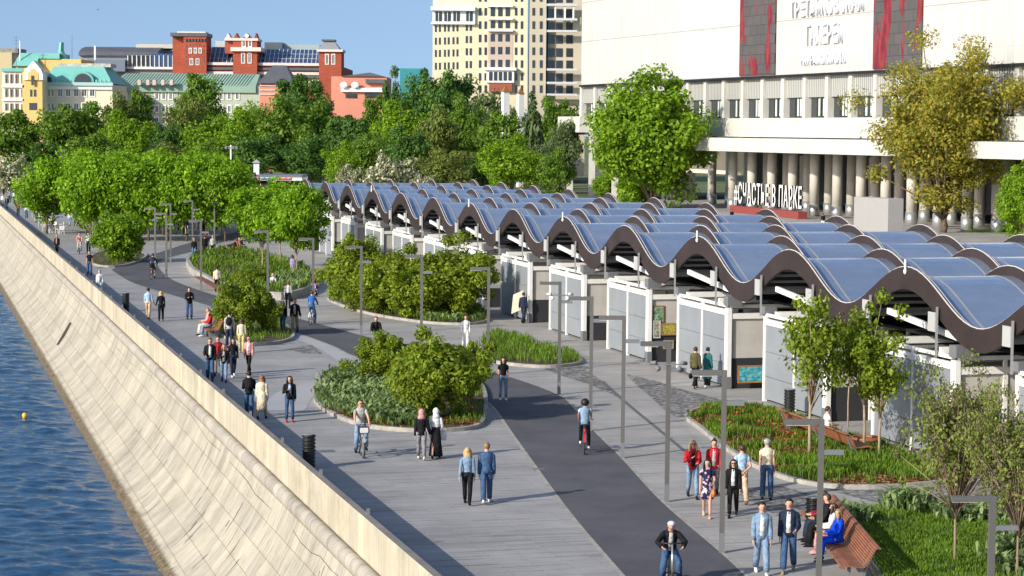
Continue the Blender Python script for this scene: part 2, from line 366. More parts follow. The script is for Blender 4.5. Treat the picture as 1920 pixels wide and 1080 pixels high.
# ================================================================ wave-roofed market pavilion
TF = math.tan(A_ROOF); UF = Vector((-math.sin(A_ROOF), math.cos(A_ROOF), 0)); NF = Vector((math.cos(A_ROOF), math.sin(A_ROOF), 0))
def RF(Y, n=0, z=0): return Vector((31.9-Y*TF, Y, z))+NF*n     # Y along the front, n metres back from it
PER, Y0R = 9.72, 80.1
YA, YB = Y0R-4.5*PER, Y0R+11.5*PER
M_fas = mat('rusty_brown_steel', (.036, .024, .022), .6, var=.28, vs=.8, spec=.4)
def roof_mat():
    t = NT('blue_roof_sheet', .24, .5); n = t.noise(t.map((.12, .5, 1)), 1, 6, .7); d = t.noise(t.tc, 2.2, 6, .7)
    c = t.mix(1, t.ramp(n, [(.3, (.34, .42, .57)), (.7, (.50, .58, .70))]), t.ramp(d, [(.3, .93), (.6, 1.03)]), 'MULTIPLY')
    t.col(c); t.b.inputs['Metallic'].default_value = .7; t.l.new(t.ramp(d, [(.3, .26), (.7, .18)]), t.b.inputs['Roughness']); return t.m
M_roof = roof_mat()
M_rim = mat('pale_rim', (.62, .58, .54), .5); M_white = mat('white_paint', (.80, .79, .75), .5, var=.06, vs=1.2)
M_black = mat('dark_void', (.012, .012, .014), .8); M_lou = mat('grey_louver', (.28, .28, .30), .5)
M_alu = mat('grey_panel', (.285, .305, .325), .45, metal=.2, var=.08, vs=.7); M_mid = mat('mid_grey', (.16, .165, .175), .55)
M_beige = mat('beige_wall', (.48, .46, .42), .7, var=.12, vs=.8)
def wz(Y): return 5.22+.80*math.cos(2*PI*(Y-Y0R)/PER)          # top line of the wave
def wx_(Y): return Y
W_ROW = 3.77
NS = int((YB-YA)*2.4)
ys = [YA+(YB-YA)*i/NS for i in range(NS+1)]
pav = empty('market_pavilion', RF(80, 7), 0, 'long open market pavilion under a blue wave roof edged in rusty brown', 'pavilion')
def pb(mb, name, m, par=None, smooth=False):
    o = mb.build(name, m, smooth=smooth); p = par or pav
    if p is pav: under(o, pav)
    else: o.parent = p
    return o
for r in range(5):
    n0 = r*W_ROW; th = .74 if r == 0 else .66
    mb = MB(); rg = []
    for Y in ys:
        z = wz(Y); rg.append([RF(Y, n0, z), RF(Y, n0+.12, z), RF(Y, n0+.12, z-th), RF(Y, n0, z-th)])
    mb.loft(rg); f = pb(mb, 'fascia', M_fas)
    mb = MB(); rg = []
    for Y in ys: z = wz(Y)+.025; rg.append([RF(Y, n0+.03, z), RF(Y, n0+.07, z), RF(Y, n0+.07, z-.03), RF(Y, n0+.03, z-.03)])
    mb.loft(rg)
    rg = []
    for Y in ys: z = wz(Y)-.06; rg.append([RF(Y, n0+.20, z), RF(Y, n0+.24, z), RF(Y, n0+.24, z-.04), RF(Y, n0+.20, z-.04)])
    if r % 2 == 0: mb.loft(rg)
    ro = mb.build('rim', M_rim); ro.parent = f
    if r < 4:
        mb = MB(); rg = []
        for Y in ys: z = wz(Y)-.33; rg.append([RF(Y, n0+.12, z), RF(Y, n0+W_ROW, z), RF(Y, n0+W_ROW, z-.08), RF(Y, n0+.12, z-.08)])
        mb.loft(rg); rf = pb(mb, 'roof_sheet', M_roof, smooth=False)
        mb = MB(); rg = []
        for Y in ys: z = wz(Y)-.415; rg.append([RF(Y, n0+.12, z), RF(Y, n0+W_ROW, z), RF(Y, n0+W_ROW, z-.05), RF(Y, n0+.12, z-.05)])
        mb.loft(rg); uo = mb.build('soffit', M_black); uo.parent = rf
        mb = MB(); rg = []
        for Y in ys: z = wz(Y)-.325; rg.append([RF(Y, n0+.85, z), RF(Y, n0+.91, z), RF(Y, n0+.91, z+.012), RF(Y, n0+.85, z+.012)])
        mb.loft(rg); rg = []
        for Y in ys: z = wz(Y)-.325; rg.append([RF(Y, n0+3.3, z), RF(Y, n0+3.35, z), RF(Y, n0+3.35, z+.012), RF(Y, n0+3.3, z+.012)])
        mb.loft(rg); so_ = mb.build('seam', mat('seam_strip', (.28, .28, .27), .6)); so_.parent = rf
# under each arch: dark soffit with louvres, white tie beam, grey sign plates, raking white beams
NK = range(-3, 12)
for k in NK:
    Yc = Y0R+k*PER
    for dy in (.7, 1.25, 1.8, 2.35, 2.9):
        mb = MB(); Yq = Yc+dy; mb.bar(RF(Yq, .25, wz(Yq)-.62), RF(Yq, 14.8, wz(Yq)-.62), .09, .09); pb(mb, 'purlin', M_lou)
    mb = MB(); mb.bar(RF(Yc+3.45, .2, 4.22), RF(Yc+3.45, 14.8, 4.22), .12, .26); pb(mb, 'tie_beam', mat('pale_steel', (.5, .5, .49), .5))
    mb = MB(); mb.bar(RF(Yc+1.9, .30, 4.40), RF(Yc-4.3, .30, 3.88), .12, .20); pb(mb, 'raking_beam', M_white)
    mb = MB(); mb.bar(RF(Yc+1.2, -.02, 3.47), RF(Yc+1.2, 7, 3.47), .18, .22); mb.bar(RF(Yc-2.5, -.02, 3.52), RF(Yc-2.5, 7, 3.52), .16, .2); pb(mb, 'cross_beam', M_white)
    for s_, zz in ((-2.45, 4.55), (2.45, 4.55)):
        mb = MB(); P_ = RF(Yc+s_, -.12, 0); mb.bar(P_+Vector((0, 0, 3.3)), P_+Vector((0, 0, 4.9)), .07); pb(mb, 'post', mat('steel_grey', (.3, .3, .3), .5, metal=.3))
        mb = MB(); P_ = RF(Yc+s_, -.14, 4.1); mb.obox(P_, UF*.5, -NF*.05, (0, 0, .62)); pb(mb, 'plate', mat('plate_grey', (.42, .42, .41), .5))
    if k in (8, 5, 3, 1, -1):
        mb = MB(); P_ = RF(Yc, -.05, wz(Yc)-.1); mb.tube([P_, P_+Vector((0, 0, .35))], .035); mb.ell(P_+Vector((0, 0, -.05)), .06, .06, .1); pb(mb, 'roof_light', M_white)
# back wall that closes the pavilion, and rows of inner columns
mb = MB(); mb.obox(RF(YA, 15.0, 0), RF(YB, 15.0, 0)-RF(YA, 15.0, 0), NF*.15, (0, 0, 3.9)); pb(mb, 'back_wall', M_beige)
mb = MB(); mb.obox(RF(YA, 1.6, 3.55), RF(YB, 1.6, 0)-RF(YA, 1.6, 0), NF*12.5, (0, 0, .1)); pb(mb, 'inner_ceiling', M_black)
for k in NK:
    for n_ in (5, 10):
        mb = MB(); mb.bar(RF(Y0R+k*PER, n_, 0), RF(Y0R+k*PER, n_, 3.55), .22); pb(mb, 'column', M_white)
# one stall, copied along the front (local frame: +Y away from camera along the front, +X back)
SL_ = 6.0
def stall():
    root = empty('market_stall'); P = lambda mb, n, m, par=None: mb.build(n, m, par or root)
    bmx = lambda a: MB().box(*a)
    P(bmx((-.06, .12, -.16, .18, 0, 3.3)), 'post', M_white); P(bmx((-.08, .14, -.18, .2, 0, .5)), 'plinth', M_mid)
    P(bmx((-.04, .10, SL_-.08, SL_+.08, 0, 3.3)), 'post', M_white)
    P(bmx((-.03, .09, SL_/2-.06, SL_/2+.06, 0, 3.0)), 'post', M_white)
    P(bmx((-.05, .10, .18, SL_-.08, 3.0, 3.22)), 'top_beam', M_white)
    for y0, y1 in ((.19, SL_/2-.07), (SL_/2+.07, SL_-.09)):
        for z0, z1 in ((.12, .98), (1.0, 1.95), (1.97, 2.98)):
            P(bmx((0, .06, y0, y1, z0, z1)), 'wall_panel', M_alu)
    # near end, facing the bridge
    P(bmx((.12, 4.3, -.05, .05, 1.25, 2.85)), 'end_wall', M_beige); P(bmx((.12, 4.3, -.04, .04, .02, 1.245)), 'shutter', mat('dark_shutter', (.035, .035, .04), .6))
    P(bmx((.121, 4.3, -.14, .1, 2.86, 3.08)), 'lintel', M_white); P(bmx((1.65, 1.8, -.10, .0, .02, 2.85)), 'mullion', M_white)
    P(bmx((3.0, 4.4, .3, SL_, 0, 3.0)), 'back_room', M_beige); P(bmx((.3, 4.5, .0, SL_, 3.24, 3.29)), 'flat_roof', M_mid); P(bmx((-.04, .08, .2, SL_-.1, 3.32, 3.44)), 'rail', M_white); P(bmx((.1, 4.4, -.10, .02, 3.30, 3.44)), 'rail', M_white)
    P(bmx((1.66, 1.78, -.09, .02, 3.08, 3.3)), 'strut', M_white); P(bmx((3.1, 3.22, -.09, .02, 3.08, 3.3)), 'strut', M_white); P(bmx((-.03, .07, 2.9, 3.1, 3.22, 3.32)), 'strut', M_white)
    P(bmx((-.12, .5, -.3, .2, 3.40, 3.78)), 'junction_box', M_mid); P(bmx((-.10, .4, SL_-.2, SL_+.2, 3.40, 3.70)), 'junction_box', M_mid)
    return root
st0 = stall(); first = True
phr = ['far corner stall', 'stall']
STALLS = []
for k in range(-4, 11):
    Yn = 86.3+k*PER

    o = st0 if first else copy_tree(st0); first = False
    o.location = RF(Yn-.0, 0, 0); o.rotation_euler = (0, 0, A_ROOF); STALLS.append((k, o))
# ================================================================ buildings
def uv_free(o): return o
def facade_frame(px_vp, Lx):                # line through lateral offset Lx (m) heading for the vanishing pixel px_vp
    a = math.atan((960-px_vp)/FOC); return a, math.tan(a)
# ---- the white gallery
AG, TG = facade_frame(-400, 130); UG = Vector((-math.sin(AG), math.cos(AG), 0)); NG = Vector((math.cos(AG), math.sin(AG), 0))
def GL(Y, n=0, z=0): return Vector((130-Y*TG, Y, z))+NG*n
def yg(px): return FOC*130/(px+400)         # depth on the facade line for a pixel column
Y_END = yg(1086); PG = .114e-4*FOC*130
def marble(name, c1, c2, w_=1.6, h=1.0, line=.8):
    t = NT(name, .55, .35); t.tc = t.map(rot=(PI/2, 0, 0), src=t.map(rot=(0, 0, PI/2-AG)))   # facade plane
    s = t.n.new('ShaderNodeSeparateXYZ'); tc = t.n.new('ShaderNodeTexCoord').outputs['Object']; r = t.map(rot=(0, 0, -(PI/2+AG)), src=tc); t.l.new(r, s.inputs[0])
    c = t.n.new('ShaderNodeCombineXYZ'); t.l.new(s.outputs[0], c.inputs[0]); t.l.new(s.outputs[2], c.inputs[1]); v = c.outputs[0]
    k = t.brick(v, c1, c2, tuple(x*line for x in c1), w_, h, .025, off=.0 if h > 3 else .5)
    st = t.ramp(t.noise(t.map((1.2, .10, 1), src=v), 1, 4), [(.3, .90), (.6, 1.02)])
    t.col(t.mix(1, k.outputs[0], st, 'MULTIPLY')); t.v = v; return t
M_gw = marble('white_marble', (.56, .55, .515), (.50, .49, .46), .62, 6.6, .72).m
M_gp = marble('white_cladding_blocks', (.57, .575, .58), (.50, .51, .52), 1.5, .75, .72).m
M_gs = mat('pale_stone', (.54, .525, .475), .7, var=.12, vs=.3)
def ribbed():
    t = NT('ribbed_grey', .7, .3); s = t.n.new('ShaderNodeTexWave'); s.wave_type = 'BANDS'; s.bands_direction = 'X'; s.inputs['Scale'].default_value = .62; s.inputs['Distortion'].default_value = 0.2
    t.l.new(t.map(rot=(0, 0, -(PI/2+AG))), s.inputs['Vector']); t.col(t.ramp(s.outputs[1], [(.2, (.20, .20, .19)), (.6, (.42, .42, .385))])); return t.m
M_rib = ribbed()
M_glass = mat('dark_window_glass', (.03, .036, .04), .12, spec=.8)
M_curt = mat('curtain', (.55, .57, .52), .8, var=.15, vs=1.5)
gal = empty('art_gallery', GL(300, 10), 0, 'huge white gallery block on columns with two red and grey banners', 'gallery')
def ga(mb, n, m, par=None, smooth=False):
    o = mb.build(n, m, smooth=smooth)
    if par is None: under(o, gal)
    else: o.parent = par
    return o
def gslab(Ya, Yb, n0, n1, z0, z1):          # Ya far, Yb near
    mb = MB(); a, b = GL(Ya, n0), GL(Yb, n0); mb.obox((a.x, a.y, z0), b-a, NG*(n1-n0), (0, 0, z1-z0)); return mb
def gz(px, py): Y = yg(px); return D(px, py, Y).z
Z_UB = gz(1086, 159); Z_B0 = gz(1440, 218); Z_B1 = gz(1440, 257); Z_C1 = gz(1440, 284)
YN = 130
ga(gslab(Y_END, yg(1265), 0, 45, Z_UB, Z_UB+24), 'upper_wall', M_gw)
ga(gslab(yg(1265), yg(1383), 0, 45, Z_UB, Z_UB+24), 'upper_wall', M_gp)
ga(gslab(yg(1383), YN, 0, 45, Z_UB, Z_UB+24), 'upper_wall', M_gw)
for zz in (6.9, 13.2, 19.5):                # shadow joints in the cladding
    mb = MB(); a, b = GL(Y_END, -.02), GL(YN, -.02); mb.obox((a.x, a.y, Z_UB+zz), b-a, NG*.015, (0, 0, .12)); ga(mb, 'joint', mat('joint_grey', (.35, .33, .3), .8))
ga(gslab(Y_END, YN, -.4, 0, Z_UB-.35, Z_UB-.05), 'shadow_strip', M_black)  # solid black strip standing for the shadow under the upper wall
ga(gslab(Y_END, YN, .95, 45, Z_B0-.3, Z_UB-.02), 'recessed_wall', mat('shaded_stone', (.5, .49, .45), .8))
# pilasters, ribbed panels, windows of the middle storey
k0 = 0; px_list = [1087+.0]
inv0 = 1/(1110.5+400)
for j in range(-1, 30):
    inv = inv0-j*.1135e-4; px = 1/inv-400; Y = yg(px)
    if Y < YN: break
    mb = gslab(Y+.40, Y-.40, .0, .95, Z_B0-.2, Z_UB-.03); ga(mb, 'pilaster', M_gs)
    mb = gslab(Y-.42, Y-PG+.42, .42, .93, Z_UB-3.0, Z_UB-.03); ga(mb, 'ribbed_panel', M_rib)
    mb = gslab(Y-.5, Y-PG+.5, .84, .94, Z_B0-.2, Z_UB-3.05); w_ = ga(mb, 'window', M_glass)
    for q in range(3):
        a_ = .35+.22*q+.05*((j+q) % 2); yq = Y-.9-(PG-1.5)*a_
        mb = gslab(yq, yq-.45, .80, .835, Z_B0, Z_UB-3.1); c_ = ga(mb, 'curtain', M_curt, w_)
# balcony slabs
ga(gslab(yg(1075), yg(1090)-6, -3.0, 12, gz(1075, 248), gz(1075, 219)), 'balcony', M_gs)
ga(gslab(Y_END, YN, -1.2, 14, Z_B1, Z_B0-.25), 'balcony', M_gs)
ga(gslab(yg(1378), YN, -6.5, 12, Z_C1, Z_B1-.15), 'canopy', M_gs)
# ground storey: back wall, tall glazing, columns
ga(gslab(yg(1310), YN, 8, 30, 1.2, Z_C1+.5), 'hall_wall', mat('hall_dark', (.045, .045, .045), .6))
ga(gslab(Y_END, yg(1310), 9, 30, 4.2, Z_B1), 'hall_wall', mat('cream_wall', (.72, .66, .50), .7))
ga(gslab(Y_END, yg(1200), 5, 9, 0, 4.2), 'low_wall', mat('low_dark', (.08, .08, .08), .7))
for j in range(22):
    Y = yg(1345)-j*3.1
    if Y < YN: break
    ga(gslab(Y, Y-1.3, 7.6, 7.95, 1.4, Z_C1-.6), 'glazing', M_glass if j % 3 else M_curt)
for j in range(-4, 13):
    inv = 1/(1415+400)-(j*.112e-4); px = 1/inv-400; Y = yg(px)
    if Y < YN: continue
    for n_, on in ((-.6, px > 1360), (4.6, True)):
        if not on: continue
        P_ = GL(Y, n_, 0); mb = MB(); mb.tube([P_+Vector((0, 0, 1.4 if n_ < 0 else 0)), P_+Vector((0, 0, Z_C1+.1 if px > 1375 else Z_B1+.1))], .62, n=14)
        c_ = ga(mb, 'column', mat('column_stone', (.50, .47, .41), .7, var=.12, vs=.6), smooth=True)
        mb = MB(); mb.tube([P_+Vector((0, 0, -.2)), P_+Vector((0, 0, 1.45))], .70, n=14); ga(mb, 'column_base', mat('column_steel', (.5, .5, .5), .35, metal=.7), c_, smooth=True)
for j in range(3):
    P_ = GL(yg(1088)-j*9.5, -2.0, 0); mb = MB(); mb.bar(P_, P_+Vector((0, 0, gz(1075, 248)+.1)), 1.0); ga(mb, 'column', M_gs)
# banners
def banner_mat(name, seed, side):
    t = NT(name, .7, .2); s = t.n.new('ShaderNodeSeparateXYZ'); tc = t.n.new('ShaderNodeTexCoord').outputs['Object']; r = t.map(rot=(0, 0, -(PI/2+AG)), src=tc); t.l.new(r, s.inputs[0])
    c = t.n.new('ShaderNodeCombineXYZ'); t.l.new(s.outputs[0], c.inputs[0]); t.l.new(s.outputs[2], c.inputs[1]); v = t.map((1, 1, 1), loc=(seed, seed*.7, 0), src=c.outputs[0])
    n1 = t.noise(t.map((.30, .09, 1), src=v), 1, 4, .55, .4); n2 = t.noise(t.map((1.1, .35, 1), src=v), 1, 3)
    red = t.ramp(n2, [(.3, (.11, .015, .04)), (.48, (.19, .025, .035)), (.64, (.24, .05, .045)), (.74, (.16, .03, .13))])
    k = t.brick(c.outputs[0], (.085, .080, .080), (.10, .095, .095), (.03, .03, .03), 2.2, 1.3, .03)
    f = t.ramp(n1, [(.50 if side else .49, 0), (.53 if side else .52, 1)]); t.col(t.mix(f, k.outputs[0], red)); return t.m
for (xa, xb, sd, nm) in ((1383, 1449, 3.1, 'red_grey_print'), (1632, 1722, 13.0, 'grey_red_print')):
    o = gslab(yg(xa), yg(xb), -.22, -.06, Z_UB+.12, Z_UB+23.5).build('banner', banner_mat(nm, sd, xa > 1500))
    tag(o, 'tall abstract red and dark grey banner left of the raised lettering' if xa < 1500 else 'tall abstract dark grey banner with red patches right of the raised lettering', 'banner', 'banners on the gallery front')
# raised letters
LETTERS = []
def text_mesh(name, body, size, ext, m, sx=1.0, bold=.0, spacing=1.0):
    cu = bpy.data.curves.new(name, 'FONT'); cu.body = body; cu.size = size; cu.extrude = ext; cu.align_x = 'CENTER'; cu.offset = bold; cu.space_character = spacing
    cu.resolution_u = 3
    o = bpy.data.objects.new(name, cu); COL.objects.link(o); bpy.context.view_layer.update()
    me = bpy.data.meshes.new_from_object(o.evaluated_get(bpy.context.evaluated_depsgraph_get())); bpy.data.objects.remove(o)
    me.materials.clear(); me.materials.append(m); me.name = name; return me
RG = Matrix(((-UG.x, 0, -NG.x), (-UG.y, 0, -NG.y), (0, 1, 0)))     # text x runs towards the camera end, up is z
M_let = mat('letter_white', (.70, .70, .74), .5)
for body, px, py, hpx, wpx, in (('ТРЕТЬЯКОВСКАЯ', 1542, 10, 34, 136), ('ГАЛЕРЕЯ', 1540, 62, 40, 66), ('НА КРЫМСКОМ ВАЛУ', 1540, 110, 20, 84)):
    me = text_mesh('lettering', body, 1, .0, M_let, bold=.012); xs = [v.co.x for v in me.vertices]; zs = [v.co.y for v in me.vertices]
    Y = yg(px); W = abs((GL(yg(px-wpx/2))-GL(yg(px+wpx/2))).length); Hh = hpx*Y/FOC
    sx, sz = W/(max(xs)-min(xs)), Hh/(max(zs)-min(zs))
    me2 = text_mesh('lettering', body, 1, .5, M_let, bold=.012)
    c = GL(Y, -.16, gz(px, py)-Hh/2)
    for v in me2.vertices: v.co = RG @ Vector((v.co.x*sx, (v.co.y-min(zs))*sz, v.co.z*.34))
    bpy.data.meshes.remove(me); o = link('lettering', me2, None, c); bpy.context.view_layer.update()
    o.location = c; under(o, gal)
# grey hoarding box in front of the gallery
o = gslab(yg(1600)+14, yg(1664)+14, -26, -15, 0, 5.2); 
bx = MB(); pA, pB = G(1600, 452), G(1664, 458)
bx.obox(pA, pB-pA, NG*1.6, (0, 0, 4.3)); tag(bx.build('site_booth', mat('booth_grey', (.33, .32, .31), .7, var=.05)), 'plain pale grey windowless booth beside the big yellow willow', 'booth')
# hashtag sign
sg = G(1376, 398, .0); sg2 = G(1505, 411, 0); d_ = (sg2-sg); 
hs = empty('letter_sign', (sg+sg2)/2, 0, 'white standing hashtag letters on a long red base before the gallery', 'sign')
mb = MB(); e = d_.normalized(); nn = Vector((-e.y, e.x, 0)); mb.obox(sg-nn*.6, d_, nn*1.2, (0, 0, .9)); o = mb.build('base', mat('red_base', (.24, .05, .045), .6)); under(o, hs)
txt = '#СЧАСТЬЕ В ПАРКЕ'; me = text_mesh('letters', txt, 1, .22, mat('sign_white', (.85, .85, .83), .5), bold=.008, spacing=1.16)
xs = [v.co.x for v in me.vertices]; zs = [v.co.y for v in me.vertices]; z0_ = min(zs); sx = d_.length*.98/(max(xs)-min(xs)); sz = 3.05/(max(zs)-min(zs)); xm = (max(xs)+min(xs))/2
RS = Matrix(((e.x, 0, -nn.x), (e.y, 0, -nn.y), (0, 1, 0)))
for v in me.vertices: v.co = RS @ Vector(((v.co.x-xm)*sx, (v.co.y-z0_)*sz+.95, v.co.z*.5))
me.materials.append(mat('letter_side', (.02, .02, .022), .6)); me.update()
for pl in me.polygons: pl.material_index = 0 if pl.normal.dot(Vector((-nn.x, -nn.y, 0))) > .7 or pl.normal.dot(Vector((nn.x, nn.y, 0))) > .7 else 1
o = link('letters', me, None, (sg+sg2)/2-Vector((0, 0, 0))); o.parent = hs; o.location = (0, 0, 0)

# ---- generic far building facing the bridge
def bld(name, label, Y, x0, x1, ytop, ybase, depth, m, cat='building', yaw=0):
    a = D(x0, ytop, Y); b = D(x1, ytop, Y); z0 = -.5
    root = empty(name, ((a.x+b.x)/2, Y, 0), yaw, label, cat)
    mb = MB(); W = b.x-a.x; mb.box(-W/2, W/2, 0, depth, z0, a.z); mb.build('wall', m, root)
    root['w'] = W; return root, W, a.z
def wins(root, m, fr, items, cap=100, depth=.14, sur=.12):
    """items: (xc, zc, w, h) in the facade frame"""
    cache = {}
    for i, (x, z, w_, h) in enumerate(items[:cap]):
        key = (round(w_, 2), round(h, 2), m.name, fr.name if fr else '')
        if key not in cache:
            f = MB().box(-w_/2, w_/2, -.07, .0, -h/2, h/2).mesh('window', m)
            g = None
            if fr:
                q = MB(); q.box(-w_/2-sur, -w_/2, -depth, 0, -h/2-sur, h/2+sur); q.box(w_/2, w_/2+sur, -depth, 0, -h/2-sur, h/2+sur)
                q.box(-w_/2, w_/2, -depth, 0, h/2, h/2+sur); q.box(-w_/2, w_/2, -depth, 0, -h/2-sur, -h/2)
                q.box(-.04, .04, -.10, -.075, -h/2, h/2)
                g = q.mesh('frame', fr)
            cache[key] = (f, g)
        f, g = cache[key]; o = link('window', f, root, (x, -.0, z))
        if g: link('frame', g, o, (0, 0, 0))
    if len(items) > cap:
        q = MB()
        for (x, z, w_, h) in items[cap:]: q.box(x-w_/2, x+w_/2, -.07, 0, z-h/2, z+h/2)
        o = q.build('window_rows', m, root); o['kind'] = 'stuff'
    return root
def pxs(root, Y, yaw=0):                    # pixel -> facade coordinates
    def f(px, py): p = D(px, py, Y); return p.x-root.location.x, p.z
    return f
# ---- cream high-rise
M_cream = mat('cream_render', (.72, .65, .45), .8, var=.05, vs=.05); M_cream_shade = mat('shaded_cream_render', (.50, .44, .33), .8, var=.06, vs=.05); M_trim = mat('white_trim', (.80, .80, .77), .7)  # second render is the cream one darkened, shade of the right wings in its colour
M_dkb = mat('pinkish_brick', (.52, .42, .35), .8)
YH = 430.0
tw, W, zt = bld('apartment_tower', 'tall cream apartment tower with white cornice behind the park trees', YH, 812, 990, -60, 200, 26, M_cream, 'building')
f = pxs(tw, YH); items = []
rows = [17, 42, 68, 93, 118, 144, 166]
def wi(px, py, w_, h): x, z = f(px, py); s = YH/FOC; items.append((x, z, w_*s, h*s))
for i, y in enumerate([53, 77, 100, 124]):
    for px in (817, 824.5, 834, 841, 850, 857.5): wi(px, y+(824-px)*.03, 3.4, 13)
for y in [51, 74, 97, 121, 144, 168]:
    for px in (875, 882.5): wi(px, y, 4, 13)
for y in [-4, 22, 47, 72, 96, 120, 144, 167]:
    for px in (900, 910.5, 967.5, 978.5): wi(px, y, 4.6, 14)
for y in [22, 46, 71, 95, 119]:
    for px in (924, 938, 952): wi(px, y, 8.5, 14 if y > 30 else 17)
wins(tw, M_glass, None, items, cap=100, sur=.10)
# white top storey of the lower left wing and its cornice
def tb(px0, px1, py0, py1, d0, d1, n, m, root=tw, ff=f):
    x0, z0 = ff(px0, py1); x1, z1 = ff(px1, py0); return MB().box(x0, x1, -d1, -d0, z0, z1).build(n, m, root)
tb(808, 891, 13, 20, -1, 1.3, 'cornice', M_trim); tb(811, 891, 20, 42, -1, .45, 'top_storey', M_trim); tb(808, 891, 42, 45.5, -1, .8, 'cornice', M_trim)
for px in (822.5, 839, 856, 880):
    x, z = f(px, 31); s = YH/FOC; o = MB().box(x-6*s, x+6*s, -.55, -.44, z-9*s, z+9*s).build('window', M_glass, tw); MB().box(x-.5*s, x+.5*s, -.6, -.56, z-9*s, z+9*s).build('frame', M_trim, o)
tb(915, 962, 34, 37, 0, .9, 'balcony', M_trim); tb(915, 962, 56, 59, 0, .9, 'balcony', M_trim); tb(908, 968, 127, 132, 0, 1.4, 'balcony', M_trim); tb(912, 964, 133, 155, 0, 1.0, 'bay', M_trim)
tb(915, 962, 60, 127, -.05, .06, 'brick_panel', M_dkb); tb(914, 962, 10, 13, 0, .7, 'cornice', M_trim)
for px in (920, 929, 938, 947, 956):
    x, z = f(px, 143); s = YH/FOC; MB().box(x-3*s, x+3*s, -1.1, -1.0, z-8*s, z+8*s).build('window', M_glass, tw)
tb(917, 960, 156, 172, 0, .8, 'red_storey', mat('dark_red_render', (.35, .10, .07), .8))
# set-back gap above the left wing shows sky: right wing's shade is put into darker render and trim colours
tb(990, 1025, -60, 330, -24, .12, 'shaded_wing', M_cream_shade)
items = []
for y in [-4, 22, 47, 72, 96, 120, 144, 167]:
    for px in (1000.5, 1014.5): wi(px, y, 5.2, 14)
for i_ in range(len(items)):
    x, z, a, b = items[i_]; o = MB().box(x-a/2, x+a/2, -.20, -.12, z-b/2, z+b/2).build('window', M_glass, tw)
tb(1025, 1100, -60, 330, -24, -1.6, 'recessed_wing', M_cream_shade)
items = []
for y in [-4, 24, 49, 73, 98, 121, 145, 168]:
    for px in (1034, 1049, 1068):
        x, z = f(px, y); s = YH/FOC; MB().box(x-6.2*s, x+6.2*s, 1.5, 1.62, z-8*s, z+8*s).build('window', M_glass, tw)
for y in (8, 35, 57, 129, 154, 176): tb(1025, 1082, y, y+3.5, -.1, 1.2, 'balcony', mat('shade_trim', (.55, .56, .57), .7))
for px in (1041, 1059, 1075): tb(px-1.5, px+1.5, 12, 35, -.1, .9, 'balcony_post', M_trim)
# ---- red brick factory with towers and glass roofs
def bricks(name, c):
    t = NT(name, .85, .2); k = t.brick(t.map(rot=(PI/2, 0, 0)), c, tuple(x*.85 for x in c), tuple(x*.8 for x in c), 1.2, .5, .04)
    n = t.noise(t.tc, .4, 4); t.col(t.mix(1, k.outputs[0], t.ramp(n, [(.3, .85), (.7, 1.12)]), 'MULTIPLY')); return t.m
M_red = bricks('red_brick', (.40, .095, .055)); M_ptrim = mat('pink_trim', (.70, .60, .54), .7); M_slate = mat('slate_roof', (.10, .105, .12), .6, var=.15, vs=.3)
M_skylt = mat('blue_roof_glass', (.045, .09, .20), .25, metal=.25, spec=.6); M_green = mat('green_metal_roof', (.26, .40, .31), .6, var=.08, vs=.2); M_copper = mat('turquoise_copper', (.17, .46, .40), .6, var=.10, vs=.3)
M_salm = mat('salmon_render', (.60, .24, .17), .8, var=.06, vs=.1)
YR = 560.0; s = YR/FOC
t1, W, z = bld('brick_tower', 'square red brick tower with flat grey cap, leftmost of the brick works', YR, 344, 387, 66, 200, 9, M_red, 'tower'); f1 = pxs(t1, YR)
tb(322, 345, 66, 150, -9, -1.5, 'side_wall', M_red, t1, f1); tb(320, 389, 62, 68, -9.5, .8, 'cap', M_slate, t1, f1); tb(331, 384, 59, 62, -7, -1, 'railing', M_ptrim, t1, f1)
tb(345, 387, 68, 73, 0, .5, 'cornice', M_red, t1, f1)
for i_ in range(7): tb(347+i_*5.8, 350+i_*5.8, 73, 77, 0, .4, 'bracket', M_slate, t1, f1)
it = [(f1(px, 95)[0], f1(px, 95)[1], 3.6*s, 8*s) for px in (357, 366.5, 375.5)]+[(f1(px, 116)[0], f1(px, 116)[1], 4.4*s, 10*s) for px in (359, 370.5)]
wins(t1, M_glass, M_trim, it, sur=.16)
it = [(f1(px, y)[0], f1(px, y)[1], 2*s, 4*s) for px in (349, 382) for y in (86, 96, 106, 114)]+[(f1(px, 84)[0], f1(px, 84)[1], 2.5*s, 3*s) for px in (356, 362, 368, 374)]; wins(t1, M_slate, None, it)
t2, W, z = bld('brick_tower', 'red brick tower with pale gables and a round window, middle of the brick works', YR, 437, 482, 74, 200, 9, M_red, 'tower'); f2 = pxs(t2, YR)
tb(421, 438, 74, 100, -9, -.8, 'side_wall', M_red, t2, f2); tb(421, 484, 72, 76, -9, .4, 'cornice', M_ptrim, t2, f2); tb(433, 490, 89, 96, -9, .9, 'cornice', M_ptrim, t2, f2)
for cx, hw in ((428, 6), (463, 8), (443, 5), (480, 4)):
    x0, zb = f2(cx-hw, 73); x1, _ = f2(cx+hw, 73); zt_ = f2(cx, 62)[1]
    MB().prism([(x0, -.3), (x1, -.3), (x1, 3), (x0, 3)], zb-.1, zb+.1).add([(x0, -.3, zb), (x1, -.3, zb), ((x0+x1)/2, -.3, zt_), (x0, 4, zb), (x1, 4, zb), ((x0+x1)/2, 4, zt_)], [(0, 1, 2), (3, 5, 4), (0, 2, 5, 3), (1, 4, 5, 2)]).build('gable', M_red if cx != 428 else M_ptrim, t2)
x, zc = f2(463, 67); MB().tube([(x, -.5, zc), (x, -.3, zc)], .55, n=16).build('round_window', M_trim, t2)
